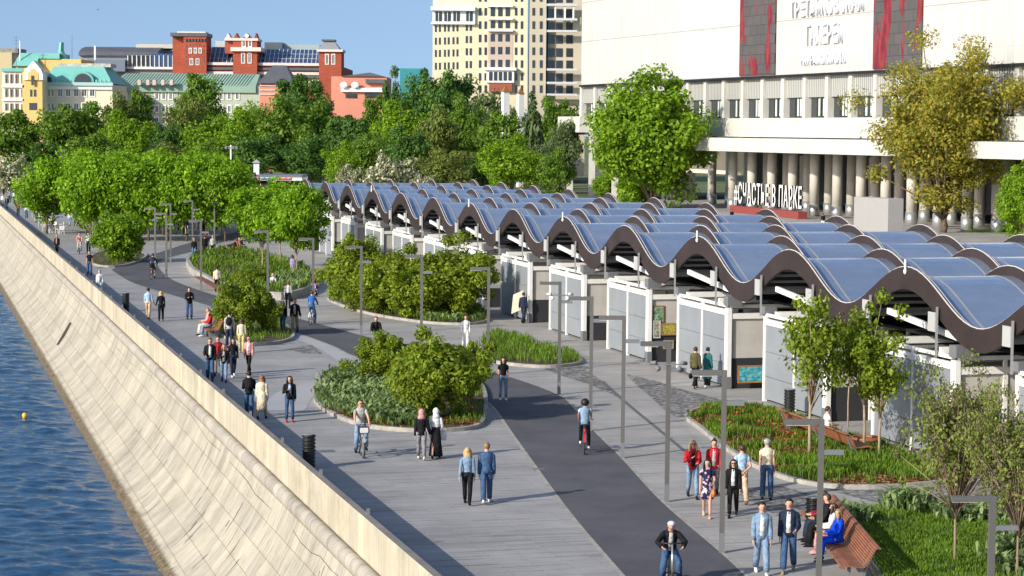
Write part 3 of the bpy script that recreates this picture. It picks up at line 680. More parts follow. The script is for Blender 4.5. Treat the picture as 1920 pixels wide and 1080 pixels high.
it = [(f2(px, 82)[0], f2(px, 82)[1], 4.5*s, 10*s) for px in (457, 469)]+[(f2(px, 109)[0], f2(px, 109)[1], 4.5*s, 17*s) for px in (456, 468)]; wins(t2, M_glass, M_trim, it, sur=.2)
t3, W, z = bld('brick_tower', 'red brick tower under a tapered grey roof, rightmost of the brick works', YR, 598, 640, 96, 200, 9, M_red, 'tower'); f3 = pxs(t3, YR)
tb(594, 643, 93, 97, -9, .7, 'cornice', M_ptrim, t3, f3)
x0, z0 = f3(596, 93); x1, _ = f3(638, 93); x2, z2 = f3(606, 78); x3, _ = f3(626, 78)
MB().loft([[(x0, -.3, z0), (x1, -.3, z0), (x1, 8, z0), (x0, 8, z0)], [(x2, 2, z2), (x3, 2, z2), (x3, 6, z2), (x2, 6, z2)]]).build('roof', mat('grey_slate', (.25, .27, .28), .6), t3)
tb(602, 627, 73.5, 76.5, -6.5, -1.5, 'roof_plate', M_slate, t3, f3)
it = [(f3(px, 111)[0], f3(px, 111)[1], 4.4*s, 17*s) for px in (613, 625)]; wins(t3, M_glass, M_trim, it, sur=.2)
hb, W, z = bld('factory_hall', 'long red brick factory hall with blue glass roofs between the three brick towers', YR+2, 387, 640, 122, 200, 40, M_red, 'building'); fh = pxs(hb, YR+2)
for y, m in ((119, M_ptrim), (128, M_slate), (136, M_ptrim), (142, M_slate)): tb(389, 641, y, y+3, 0, .8-.2*(y > 130), 'cornice', m, hb, fh)
for a, b, yt, yb_ in ((388, 436, 86, 120), (484, 596, 91, 118)):
    x0, z0 = fh(a, yb_); x1, z1 = fh(b, yt); 
    MB().add([(x0, .2, z0), (x1, .2, z0), (x1-1, 9, z1), (x0, 9, z1), (x0, 20, z0), (x1, 20, z0)], [(0, 1, 2, 3), (3, 2, 5, 4), (0, 3, 4), (1, 5, 2)]).build('glass_roof', M_skylt, hb)
    n = int((b-a)/8)
    mb = MB()
    for q in range(n): xx = x0+(x1-x0)*(q+.5)/n; mb.bar((xx, .12, z0), (xx-.4, 8.9, z1+.08), .18, .12)
    for q in (.33, .66): mb.bar((x0, .2+8.8*q-.1, z0+(z1-z0)*q+.06), (x1-q, .2+8.8*q-.1, z0+(z1-z0)*q+.06), .08, .08)
    mb.build('glazing_bar', mat('glaze_bar', (.5, .53, .56), .5), hb)
it = [(fh(px, 156)[0], fh(px, 156)[1], 9*s, 12*s) for px in range(455, 640, 17)]; wins(hb, M_glass, M_trim, it, sur=.25)
tb(486, 520, 76, 92, -30, -12, 'plant_room', mat('dark_plant', (.10, .12, .15), .5), hb, fh); tb(520, 590, 80, 92, -30, -14, 'rooftop_dome', mat('pale_green_glass', (.36, .44, .42), .4), hb, fh)
tb(388, 422, 72, 88, -30, -16, 'rooftop_frame', mat('pale_frame', (.5, .52, .5), .6), hb, fh)
# slate hipped roof and salmon house in front of it, salmon block to the right
YS_ = 520.0
sh, W, z = bld('salmon_house', 'salmon pink house with a steep dark hipped roof behind the dark maple', YS_, 487, 545, 155, 230, 12, M_salm, 'house'); fs_ = pxs(sh, YS_)
x0, z0 = fs_(484, 156); x1, _ = fs_(552, 156); x2, z2 = fs_(508, 121); x3, _ = fs_(532, 121)
MB().loft([[(x0, -1, z0), (x1, -1, z0), (x1, 13, z0), (x0, 13, z0)], [(x2, 5, z2), (x3, 5, z2), (x3, 8, z2), (x2, 8, z2)]]).build('roof', M_slate, sh)
for y in (160, 168, 176): tb(487, 520, y, y+1.5, 0, .3, 'moulding', M_ptrim, sh, fs_)
sb, W, z = bld('salmon_block', 'low salmon red block with dark eaves left of the thin poplars', YS_-10, 621, 725, 143, 230, 20, M_salm, 'building'); fb = pxs(sb, YS_-10)
x0, z0 = fb(640, 143); x1, _ = fb(722, 143); xm_, zm_ = fb(694, 136)
MB().add([(x0, -.5, z0), (x1, -.5, z0), (xm_, -.5, zm_), (x0, 18, z0), (x1, 18, z0), (xm_, 18, zm_)], [(0, 1, 2), (3, 5, 4), (0, 2, 5, 3), (1, 4, 5, 2)]).build('roof', M_slate, sb)
tb(686, 722, 149, 156, 0, 1.2, 'eaves', M_slate, sb, fb); tb(640, 720, 165, 172, 0, .8, 'parapet', M_trim, sb, fb); tb(684, 715, 172, 183, 0, .3, 'window', M_glass, sb, fb); tb(648, 668, 176, 183, 0, .3, 'window', M_glass, sb, fb)
for px in (646, 667): 
    x, zc = fb(px, 160); MB().ell((x, -1.2, zc), 1.0, .4, .8).build('air_unit', M_trim, sb)
# ---- grey and green long blocks, yellow art nouveau house, left
YL = 540.0
lb, W, z = bld('long_roofed_block', 'long low block with a dark curved roof behind the turquoise domes', YL+40, 150, 342, 100, 200, 30, mat('grey_render', (.30, .31, .32), .7), 'building'); fl = pxs(lb, YL+40)
x0, z0 = fl(148, 104); x1, z1 = fl(296, 85)
mb = MB(); rg = []
for q in range(9):
    a = PI*q/8; rg.append([(x0, 15-16*math.cos(a), z0+(z1-z0)*math.sin(a)), (x1, 15-16*math.cos(a), z0+(z1-z0)*math.sin(a))])
mb.loft([[r[0] for r in rg], [r[1] for r in rg]]).build('roof', M_slate, lb)
tb(245, 342, 81, 88, -20, -8, 'parapet', mat('pale_parapet', (.5, .47, .4), .7), lb, fl); tb(238, 340, 104, 122, -.1, .4, 'glazing', M_glass, lb, fl); tb(238, 340, 126, 129.5, 0, 1.2, 'cornice', M_trim, lb, fl)
tb(285, 340, 101, 124, .4, .8, 'blue_glass', M_skylt, lb, fl)
for i_ in range(12): tb(240+i_*8.4, 241.3+i_*8.4, 104, 126, .3, 1.0, 'mullion', M_trim, lb, fl)
tb(168, 238, 112, 134, 0, 3, 'glazed_lift_house', mat('blue_grey_panel', (.16, .20, .26), .4), lb, fl)
gb, W, z = bld('green_roofed_block', 'pale green building with a ribbed green mansard roof and chimneys', YL, 205, 500, 160, 260, 15, mat('pale_green_wall', (.44, .50, .40), .8, var=.06, vs=.2), 'building'); fg = pxs(gb, YL)
x0, z0 = fg(203, 160); x1, z1 = fg(480, 138)
MB().add([(x0, -.6, z0), (x1, -.6, z0), (x1, 8, z1), (x0+3, 8, z1), (x0, 16, z0), (x1, 16, z0)], [(0, 1, 2, 3), (3, 2, 5, 4), (0, 3, 4), (1, 5, 2)]).build('roof', M_green, gb)
mb = MB()
for q in range(44): xx = x0+3.4+(x1-x0-4)*q/44; mb.bar((xx-1.2, -.7, z0+.05), (xx, 7.9, z1+.1), .14, .12)
mb.build('roof_rib', mat('rib_green', (.36, .46, .40), .6), gb)
tb(222, 480, 161, 172, 0, .6, 'frieze', M_green, gb, fg)
for px in (264, 280, 292, 308, 324): tb(px-3, px+3, 150, 160, .5, 2.5, 'dormer', mat('dormer_pale', (.6, .5, .44), .7), gb, fg)
it = [(fg(px, y)[0], fg(px, y)[1], 4.5*YL/FOC, 11*YL/FOC) for y in (180, 204, 226, 248) for px in (294, 307, 320, 400, 415, 430, 445, 235, 250, 265)]
wins(gb, M_glass, M_trim, it, sur=.3)
def arch(x, z, r, y0, y1, n_, m, par, k=1.0):
    pts = [(x+r*math.cos(a), z+r*k*math.sin(a)) for a in [PI*i/14 for i in range(15)]]; n = len(pts); mb = MB()
    mb.add([(a, y0, b) for a, b in pts]+[(a, y1, b) for a, b in pts], [tuple(range(n)), tuple(range(2*n-1, n-1, -1))]+[(i, i+n, (i+1) % n+n, (i+1) % n) for i in range(n)])
    return mb.build(n_, m, par)
M_yel = mat('yellow_render', (.66, .47, .17), .8, var=.06, vs=.2); M_cwall = mat('cream_wall2', (.68, .63, .47), .8, var=.05, vs=.2)
YY = 500.0; s = YY/FOC
yb, W, z = bld('turquoise_roofed_house', 'cream and yellow house with a turquoise mansard roof and arched dormer', YY, 80, 211, 158, 320, 18, M_cwall, 'house'); fy = pxs(yb, YY)
x0, z0 = fy(80, 156); x1, _ = fy(212, 156); x2, z2 = fy(96, 124); x3, _ = fy(190, 124)
MB().loft([[(x0, -.6, z0), (x1, -.6, z0), (x1, 18, z0), (x0, 18, z0)], [(x2, 3, z2), (x3, 3, z2), (x3, 14, z2), (x2, 14, z2)]]).build('roof', M_copper, yb)
x, zc = fy(157, 154.5); arch(x, zc, 2.55, -.9, 2.2, 'arched_dormer', M_copper, yb); arch(x, zc, 2.05, -1.0, -.91, 'window', M_glass, yb)
x, zc = fy(94, 154.5); arch(x, zc, 1.0, -.9, 2.2, 'arched_dormer', M_copper, yb, 1.7); arch(x, zc, .7, -1.0, -.91, 'window', M_glass, yb, 1.9)
tb(78, 213, 155, 160, 0, 1.0, 'cornice', mat('pale_turquoise', (.36, .56, .54), .6), yb, fy); tb(80, 211, 160, 167, 0, .5, 'frieze', M_trim, yb, fy)
for i_ in range(16): 
    x, zc = fy(84+i_*8.2, 152.5); MB().ell((x, -.8, zc), .28, .2, .45).build('finial', M_copper, yb)
tb(100, 200, 118, 124, -12, -5, 'roof_terrace', mat('terrace_mix', (.42, .42, .38), .8, var=.5, vs=1.5), yb, fy)
it = [(fy(px, y)[0], fy(px, y)[1], 8*s, 12*s) for y in (174, 200, 226) for px in (113, 128, 143, 158, 173)]+[(fy(px, y)[0], fy(px, y)[1], 3*s, 12*s) for y in (174, 200) for px in (85, 92, 99)]
wins(yb, M_glass, M_trim, it, sur=.2)
nb, W, z = bld('gabled_yellow_house', 'yellow art nouveau house with a curved white gable at the left edge', YY-6, 4, 80, 134, 330, 16, M_cwall, 'house'); fn = pxs(nb, YY-6); 
tb(44, 80, 128, 300, 0, .5, 'bay', M_yel, nb, fn)
prof = [(46, 150), (46, 140), (50, 130), (55, 124), (60, 118), (64, 114), (68, 118), (73, 124), (78, 130), (82, 140), (82, 150)]
def poly_y(pts, y0, y1):
    q = [fn(*p) for p in pts]; n = len(q); mb = MB(); vs = [(x, y0, z) for x, z in q]+[(x, y1, z) for x, z in q]
    mb.add(vs, [tuple(range(n)), tuple(range(2*n-1, n-1, -1))]+[(i, i+n, (i+1) % n+n, (i+1) % n) for i in range(n)]); return mb
poly_y(prof, -.9, 3).build('gable', M_trim, nb); poly_y([(54, 150), (54, 138), (59, 132), (64, 128), (69, 132), (74, 138), (74, 150)], -1.0, -.91).build('gable_panel', M_yel, nb)
tb(60.5, 65.5, 142, 160, 1.0, 1.1, 'window', M_glass, nb, fn); tb(57.5, 61, 168, 181, .5, .6, 'window', M_glass, nb, fn); tb(64.5, 68.5, 168, 181, .5, .6, 'window', M_glass, nb, fn); tb(56, 70, 193, 206, .5, .6, 'window', M_glass, nb, fn)
tb(4, 44, 128, 134, -10, .6, 'roof', M_copper, nb, fn); tb(4, 46, 160, 164, 0, .5, 'cornice', M_trim, nb, fn); tb(4, 46, 186, 189, 0, .5, 'cornice', M_trim, nb, fn)
for y, h in ((147, 16), (174, 14), (200, 12)):
    for px in (14, 23, 33): tb(px-2, px+2, y-h/2, y+h/2, 0, .12, 'window', mat('warm_glass', (.20, .15, .11), .4), nb, fn)
    for px in (9, 18.5, 28, 38.5): tb(px-1.2, px+1.2, y-h/2, y+h/2, 0, .4, 'half_column', M_trim, nb, fn)
cb, W, z = bld('copper_domed_house', 'yellow house topped by a turquoise copper roof with a leaning spire', YY+25, 30, 152, 110, 300, 18, M_yel, 'house'); fc = pxs(cb, YY+25)
x0, z0 = fc(28, 124); x1, _ = fc(75, 124); x2, z2 = fc(36, 99); x3, _ = fc(70, 99)
MB().loft([[(x0, -2.5, z0), (x1, -2.5, z0), (x1, 16, z0), (x0, 16, z0)], [(x2, 1, z2), (x3, 1, z2), (x3, 12, z2), (x2, 12, z2)]]).build('roof', M_copper, cb)
tb(70, 112, 100, 110, -12, .4, 'roof', M_copper, cb, fc)
xs0, zs0 = fc(122, 112); xs1, zs1 = fc(113, 96); xs2, zs2 = fc(114, 79)
MB().tube([(xs0, 1, zs0), (xs1, 1, zs1), (xs2, 1, zs2)], [.5, .7, .55], n=4).build('spire', M_copper, cb)
ob, W, z = bld('ochre_house', 'plain ochre house whose top shows at the far left edge', YY+60, -20, 22, 98, 300, 15, mat('ochre_wall', (.52, .44, .26), .8), 'house'); fo = pxs(ob, YY+60)
tb(-20, 30, 90, 98, -12, -2, 'roof_works', mat('roof_clutter', (.25, .24, .23), .8, var=.4, vs=1), ob, fo)
for i, (px, py0, py1, lab) in enumerate(((30, 68, 100, 'thin aerial with crossbars above the ochre house'), (37.5, 76, 100, 'short white pole on the roof beside the aerial'), (135, 65, 100, 'needle thin mast over the glass domed roof'), (178.5, 86, 112, 'white chimney pipe in front of the long dark roof'))):
    Y = 520+i*4; a, b = D(px, py1, Y), D(px, py0, Y); mb = MB(); mb.tube([a-Vector((0, 0, 3)), b], (.07, .16, .05, .3)[i], n=6)
    if i == 0:
        for q in (.0, .35, .7): mb.bar(b+Vector((-.9, 0, -q*2-.3)), b+Vector((.9, 0, -q*2-.3)), .06)
    tag(mb.build('roof_mast', M_trim if i % 2 else M_mid), lab, 'mast')
tq, W, z = bld('turquoise_roofed_hall', 'distant hall with a small turquoise ridge left of the apartment tower', 620.0, 750, 800, 128, 200, 12, mat('teal_metal', (.04, .28, .30), .5), 'building')
# ================================================================ vegetation
def leaf_mat(name, dark, lightc, tr=.35, hue=None):
    t = NT(name, .55, .25); g = t.n.new('ShaderNodeNewGeometry')
    st = [(0, dark), (.55, tuple((a+b)/2 for a, b in zip(dark, lightc))), (1, lightc)]
    if hue: st = [(0, dark), (.5, lightc), (.8, hue), (1, hue)]
    c = t.ramp(g.outputs['Random Per Island'], st)
    n = t.noise(t.tc, .45, 3); c = t.mix(1, c, t.ramp(n, [(.35, .78), (.65, 1.18)]), 'MULTIPLY'); t.col(c)
    tl = t.n.new('ShaderNodeBsdfTranslucent'); t.l.new(t.mix(1, c, (1.0, 1.0, .55), 'MULTIPLY'), tl.inputs[0])
    mx = t.n.new('ShaderNodeMixShader'); mx.inputs[0].default_value = tr; t.l.new(t.b.outputs[0], mx.inputs[1]); t.l.new(tl.outputs[0], mx.inputs[2])
    t.l.new(mx.outputs[0], t.n['Material Output'].inputs[0]); return t.m
L_bright = leaf_mat('leaf_bright', (.125, .235, .012), (.285, .460, .024), .42)
L_lime = leaf_mat('leaf_lime', (.125, .260, .010), (.300, .500, .020), .42)
L_mid = leaf_mat('leaf_mid', (.095, .180, .022), (.210, .350, .036), .42)
L_dark = leaf_mat('leaf_dark', (.048, .120, .026), (.140, .260, .042), .38)
L_olive = leaf_mat('leaf_olive', (.120, .165, .035), (.240, .290, .060), .40)
L_grey = leaf_mat('leaf_grey', (.075, .125, .045), (.170, .235, .085), .35)
L_gold = leaf_mat('leaf_gold', (.170, .195, .030), (.370, .370, .055), .45, (.44, .34, .05))
L_blos = leaf_mat('leaf_blossom', (.09, .13, .03), (.28, .30, .12), .3, (.62, .60, .50))
L_bud = leaf_mat('leaf_bud', (.13, .18, .03), (.27, .34, .06), .35, (.20, .15, .10))
L_shrub = leaf_mat('leaf_shrub', (.125, .210, .016), (.300, .410, .028), .42, (.20, .23, .02))
L_hosta = leaf_mat('leaf_hosta', (.10, .18, .055), (.32, .40, .17), .30)
L_young = leaf_mat('leaf_young', (.130, .190, .012), (.300, .390, .030), .42)
L_grass = leaf_mat('leaf_grass', (.075, .155, .014), (.190, .300, .025), .35)
L_dry = leaf_mat('dry_leaves', (.12, .06, .02), (.36, .17, .06), .2)
M_bark = mat('bark', (.12, .085, .06), .9, var=.35, vs=4); M_barkl = mat('bark_pale', (.33, .25, .17), .9, var=.3, vs=6); M_twig = mat('twig', (.26, .19, .13), .9)
def leaves(rs, cen, rad, n, size, flat=.35, aspect=1.6):
    """n folded leaf quads around points cen (k,3) with spread rad (k,), returns verts, faces"""
    k = len(cen); idx = rs.integers(0, k, n); p = rs.normal(0, 1, (n, 3)); p /= np.maximum(1e-6, np.linalg.norm(p, axis=1))[:, None]
    outd = p.copy(); p *= (rs.random(n)**.45)[:, None]*rad[idx][:, None]; p[:, 2] *= .8; P = cen[idx]+p
    nr = outd*.9+rs.normal(0, .55, (n, 3)); nr[:, 2] += .35; nr /= np.linalg.norm(nr, axis=1)[:, None]
    t = np.cross(nr, rs.normal(0, 1, (n, 3))); t /= np.linalg.norm(t, axis=1)[:, None]; b = np.cross(nr, t)
    s = size*(.55+.9*rs.random(n))[:, None]
    V = np.stack([P-t*s*aspect/2, P+b*s*.5-t*s*.1, P+t*s*aspect/2-nr*s*.2, P-b*s*.5-t*s*.1], 1).reshape(-1, 3)
    return V
def quads_mesh(name, V, m):
    n = len(V)//4; me = bpy.data.meshes.new(name); me.vertices.add(len(V)); me.vertices.foreach_set('co', V.astype(np.float32).ravel())
    me.loops.add(len(V)); me.loops.foreach_set('vertex_index', np.arange(len(V), dtype=np.int32)); me.polygons.add(n)
    me.polygons.foreach_set('loop_start', np.arange(0, len(V), 4, dtype=np.int32)); me.polygons.foreach_set('loop_total', np.full(n, 4, dtype=np.int32))
    me.materials.append(m); me.update(calc_edges=True); return me
def crown_pts(rs, rx, ry, rz, cz, nc, shell=.62, spiky=.0, cone=0):
    u = rs.normal(0, 1, (nc, 3)); u /= np.linalg.norm(u, axis=1)[:, None]
    r = (shell+(1-shell)*rs.random(nc))*(1+rs.normal(0, .07+spiky, nc))
    inner = rs.random(nc) < .25; r[inner] *= .55
    c = u*r[:, None]
    if cone: c[:, :2] *= (1.05-cone*(c[:, 2:3]*.5+.5))
    c *= np.array([rx, ry, rz]); c[:, 2] += cz; return c
def tree_meshes(seed, h, w, trunk_h, n_leaf, leaf, lm, bark=M_bark, nc=None, spiky=0, cone=0, clump=.21, tr=None, limbs=7, dome=True, shell=.62, sparse=1.0):
    rs = np.random.default_rng(seed); rx = w/2; rz = (h-trunk_h)/2; cz = trunk_h+rz; nc = nc or int(38+rs.integers(0, 12))
    cen = crown_pts(rs, rx*.86, rx*.86, rz*.88, cz, nc, shell, spiky, cone)
    low = cen[:, 2] < cz-rz*.55
    cen[low, :2] *= .85
    rad = min(rx, rz)*clump*(.65+.75*rs.random(nc))*1.35; rad = np.broadcast_to(rad, (nc,)).copy()
    V = leaves(rs, cen, rad, int(n_leaf*sparse), leaf)
    V2 = leaves(rs, np.array([[0, 0, cz]]), np.array([min(rx, rz)*.8]), int(n_leaf*.12*sparse), leaf*1.2); V2c = V2.copy(); V2c[:, :2] *= rx/min(rx, rz); V2c[:, 2] = (V2c[:, 2]-cz)*rz/min(rx, rz)+cz
    me = quads_mesh('crown', np.concatenate([V, V2c]), lm)
    mb = MB(); tr = tr or max(.05, h*.018); top = trunk_h+(h-trunk_h)*.45
    wob = lambda: (rs.random()-.5)*tr*1.4
    mb.tube([(0, 0, -.1), (wob(), wob(), trunk_h*.5), (wob(), wob(), trunk_h), (wob()*2, wob()*2, top)], [tr*1.25, tr, tr*.85, tr*.3], n=7)
    order = rs.permutation(nc)[:limbs]
    for i in order:
        c = cen[i]; z0 = trunk_h*(.8+.25*rs.random()) if trunk_h > .5 else .3
        mb.tube([(0, 0, z0), (c[0]*.45, c[1]*.45, z0+(c[2]-z0)*.55), (c[0], c[1], c[2])], [tr*.55, tr*.3, tr*.1], n=5)
    return me, mb.mesh('trunk', bark, True)
TREES = {}
def plant(name, label, cat, base, h, w, kind, seed=None, group=None, trunk=None, rz=None, lean=None):
    """kind: key of KIND; meshes are made for a unit size class and reused with scale"""
    K = KIND[kind]; s = (seed or 0) % K['n']; key = (kind, s)
    if key not in TREES: TREES[key] = tree_meshes(abs(hash_(kind))+s*17+3, K['h'], K['w'], K['th'], K['nl'], K['leaf'], K['m'], **K.get('kw', {}))
    cr, tk = TREES[key]; e = empty(name, base, rnd.uniform(0, 6.28) if rz is None else rz, label, cat, group, scale=(w/K['w'], w/K['w'], h/K['h']))
    link('crown' if cat == 'tree' else 'foliage', cr, e); link('trunk' if cat == 'tree' else 'stems', tk, e); return e
def hash_(s_): return sum((i+1)*ord(c) for i, c in enumerate(s_))
KIND = {
 'far_mid': dict(n=3, h=16, w=13, th=2.5, nl=9500, leaf=.36, m=L_mid),
 'far_dark': dict(n=3, h=17, w=13, th=2.5, nl=9500, leaf=.36, m=L_dark),
 'far_bright': dict(n=3, h=16, w=14, th=2, nl=11000, leaf=.35, m=L_bright),
 'far_olive': dict(n=2, h=13, w=12, th=2, nl=8500, leaf=.33, m=L_olive),
 'far_grey': dict(n=2, h=15, w=14, th=2, nl=9500, leaf=.32, m=L_grey),
 'blossom': dict(n=2, h=7, w=9, th=.6, nl=5200, leaf=.26, m=L_blos),
 'poplar': dict(n=2, h=20, w=4, th=1, nl=3600, leaf=.4, m=L_dark, kw=dict(clump=.5, nc=44)),
 'spruce': dict(n=1, h=16, w=7, th=1, nl=4200, leaf=.4, m=L_grey, kw=dict(cone=.85, spiky=.08)),
 'big_bright': dict(n=1, h=17, w=17, th=.6, nl=42000, leaf=.32, m=L_bright, kw=dict(nc=120, clump=.19, spiky=.05, shell=.5, bark=M_barkl, tr=.25, limbs=14)),
 'willow': dict(n=1, h=23, w=18, th=1.5, nl=46000, leaf=.22, m=L_gold, kw=dict(nc=170, clump=.150, spiky=.13, tr=.35, limbs=40, shell=.35)),
 'grove': dict(n=4, h=9, w=8, th=1.9, nl=9000, leaf=.26, m=L_lime, kw=dict(nc=60, clump=.27, tr=.13, limbs=6)),
 'planter': dict(n=2, h=8, w=7, th=2.4, nl=16000, leaf=.17, m=L_lime, kw=dict(nc=60, clump=.23, bark=M_barkl, tr=.07, limbs=9)),
 'shrub': dict(n=5, h=4, w=5.4, th=.1, nl=27000, leaf=.098, m=L_shrub, kw=dict(nc=105, clump=.185, spiky=.12, bark=M_barkl, tr=.05, limbs=18, shell=.45)),
 'ball': dict(n=1, h=5, w=6, th=.1, nl=13000, leaf=.16, m=L_bright, kw=dict(nc=70, clump=.22, tr=.07, limbs=8)),
 'young': dict(n=4, h=5.6, w=3.6, th=2.0, nl=3900, leaf=.100, m=L_young, kw=dict(nc=44, clump=.19, spiky=.16, bark=M_barkl, tr=.062, limbs=26, shell=.25)),
 'sparse': dict(n=2, h=5.6, w=6.2, th=1.5, nl=15000, leaf=.066, m=L_bud, kw=dict(nc=170, clump=.14, spiky=.1, bark=M_twig, tr=.06, limbs=150, shell=.25)),
}
def scale_at(px, base): return base.y/FOC           # metres per photo pixel at that depth
def tree_px(name, label, cat, cx, top, base_y, wpx, kind, Y=None, seed=0, group=None):
    """cx: centre column; top: top row; base_y: row of the foot, or give depth Y and let the foot stand on the ground there"""
    b = G(cx, base_y) if Y is None else Vector((D(cx, 300, Y).x, Y, 0))
    s = b.y/FOC; zt = D(cx, top, b.y).z
    return plant(name, label, cat, b, zt, wpx*s, kind, seed, group)
GP = 'park trees behind the promenade'
FAR = [  # cx, top, w, Y, kind, label
 (30, 205, 125, 380, 'far_mid', 'dull green tree below the cream house at the left edge'),
 (138, 178, 140, 360, 'far_mid', 'broad green tree under the arched turquoise dormer'),
 (212, 165, 90, 395, 'far_olive', 'light olive tree covering the corner of the turquoise roofed house'),
 (258, 168, 84, 400, 'far_mid', 'tree just left of the green building windows'),
 (232, 204, 120, 345, 'far_bright', 'lighter round tree in front of the green roofed building'),
 (318, 218, 90, 375, 'far_dark', 'dark tree below the green building windows'),
 (372, 138, 120, 420, 'far_mid', 'tall tree left of the salmon house covering the green roof'),
 (352, 165, 80, 400, 'far_olive', 'pale olive tree in front of the tall tree beside the green building'),
 (410, 212, 150, 345, 'far_bright', 'wide bright tree left of the dark maple'),
 (455, 178, 110, 385, 'far_bright', 'bright tree rising just left of the salmon house'),
 (566, 128, 130, 420, 'far_dark', 'tall dark maple standing before the brick factory hall'),
 (538, 182, 140, 375, 'far_mid', 'large green tree at the foot of the dark maple, left side'),
 (600, 188, 120, 380, 'far_mid', 'green tree at the foot of the dark maple, right side'),
 (650, 208, 110, 365, 'far_dark', 'deep green tree below the salmon block'),
 (480, 240, 130, 320, 'far_dark', 'shady tree behind the small ticket pavilion'),
 (575, 252, 120, 320, 'far_dark', 'very dark tree just beyond the first arch of the wave roof'),
 (640, 262, 80, 312, 'far_bright', 'small bright tree over the far end of the wave roof'),
 (838, 112, 130, 420, 'far_dark', 'tallest dark tree left of the cream tower'),
 (790, 128, 100, 428, 'far_dark', 'dark tree between the poplars and the tallest tree'),
 (748, 186, 130, 360, 'far_bright', 'round yellow green tree right of the poplars'),
 (815, 192, 110, 350, 'far_olive', 'olive green tree in the middle of the park'),
 (700, 178, 70, 425, 'far_mid', 'narrow tree hiding the foot of the salmon block'),
 (925, 164, 120, 415, 'far_grey', 'grey green tree at the foot of the cream tower'),
 (868, 178, 100, 372, 'far_mid', 'green tree below the left edge of the cream tower'),
 (935, 208, 120, 350, 'far_mid', 'mid green tree in front of the grey green tree'),
 (1048, 168, 90, 400, 'far_mid', 'green tree filling the corner between the tower and the gallery'),
 (1060, 216, 84, 345, 'far_grey', 'soft grey green tree left of the gallery corner'),
 (840, 272, 110, 315, 'far_olive', 'loose olive bush tree right of the blossoming shrub'),
 (958, 250, 130, 305, 'far_bright', 'bright round maple above the wave roof left of the gallery'),
 (1040, 278, 78, 300, 'far_mid', 'small round tree on slender stems left of the gallery columns'),
 (905, 285, 90, 320, 'far_dark', 'dark bush tree left of the bright round maple'),
 (1000, 262, 70, 330, 'far_grey', 'greyish tree squeezed behind the bright round maple'),
 (300, 262, 110, 320, 'far_olive', 'brownish olive tree above the lime grove'),
 (180, 250, 130, 330, 'far_mid', 'green tree above the left part of the lime grove'),
 (80, 262, 90, 350, 'far_dark', 'dark tree between the blossom and the lime grove'),
 (380, 262, 90, 320, 'far_mid', 'tree above the right part of the lime grove'),
 (765, 232, 90, 340, 'far_dark', 'dark tree under the round yellow green tree'),
 (690, 238, 90, 345, 'far_mid', 'mid green tree right of the deep green one'),
]
for i, (cx, top, w_, Y, kd, lab) in enumerate(FAR): tree_px('park_tree', lab, 'tree', cx, top, 0, w_, kd, Y, i, GP)
rnd2 = random.Random(5)
tree_px('poplar_tree', 'thin dark poplar, left one of the pair by the salmon block', 'tree', 723, 118, 0, 15, 'poplar', 400, 0, 'thin poplars')
tree_px('poplar_tree', 'thin dark poplar, right one of the pair by the salmon block', 'tree', 739, 118, 0, 20, 'poplar', 405, 1, 'thin poplars')
tree_px('spruce_tree', 'dark pointed spruce at the foot of the cream tower', 'tree', 997, 170, 0, 56, 'spruce', 370)
for cx, top, w_, Y, lab in ((732, 278, 110, 285, 'wide cream blossoming shrub behind the far end of the wave roof'), (660, 300, 70, 288, 'brownish blossoming shrub just left of the wide cream one'), (28, 283, 80, 300, 'white blossoming tree at the left edge'), (790, 318, 60, 280, 'low blossoming shrub right of the wide cream one'), (232, 288, 60, 318, 'white blossoming crown peeping over the lime grove')):
    tree_px('blossoming_shrub', lab, 'shrub', cx, top, 0, w_, 'blossom', Y, int(cx), 'blossoming shrubs')
tree_px('maple_tree', 'big bright green maple in front of the left end of the gallery', 'tree', 1222, 136, 0, 250, 'big_bright', 292)
tree_px('willow_tree', 'huge golden olive willow in front of the gallery at the right', 'tree', 1768, 55, 436, 305, 'willow')
tree_px('maple_tree', 'bright green tree cut by the right edge beside the dark hoarding', 'tree', 1925, 305, 455, 130, 'big_bright', seed=1)
for cx, top, b, w_, lab in ((1135, 325, 372, 60, 'low green bush left of the big maple'), (1180, 332, 374, 60, 'low green bush at the foot of the big maple')):
    tree_px('bush', lab, 'bush', cx, top, b, w_, 'ball')
# lime grove on the far promenade
GG = 'clipped lime trees of the far grove'; lab_g = 'round topped lime tree of the dense grove on the far promenade'
sp = [(88, 296, 432, 122)]; tree_px('lime_tree', 'foremost round lime tree standing over the cafe tables', 'tree', 88, 296, 438, 126, 'grove', None, 0, GG)
q = 0
for row in range(4):
    for j in range(8):
        px = 170+j*36-row*8; Y = 196+row*11; b = Vector((D(px, 400, Y).x, Y, 0))
        if px > 430: continue
        plant('lime_tree', lab_g, 'tree', b, 7.7+.4*rnd.random(), 5.6+.7*rnd.random(), 'grove', q, GG); q += 1
tree_px('lime_tree', 'lime tree between the foremost one and the dense grove', 'tree', 150, 300, 425, 90, 'grove', None, 2, GG)
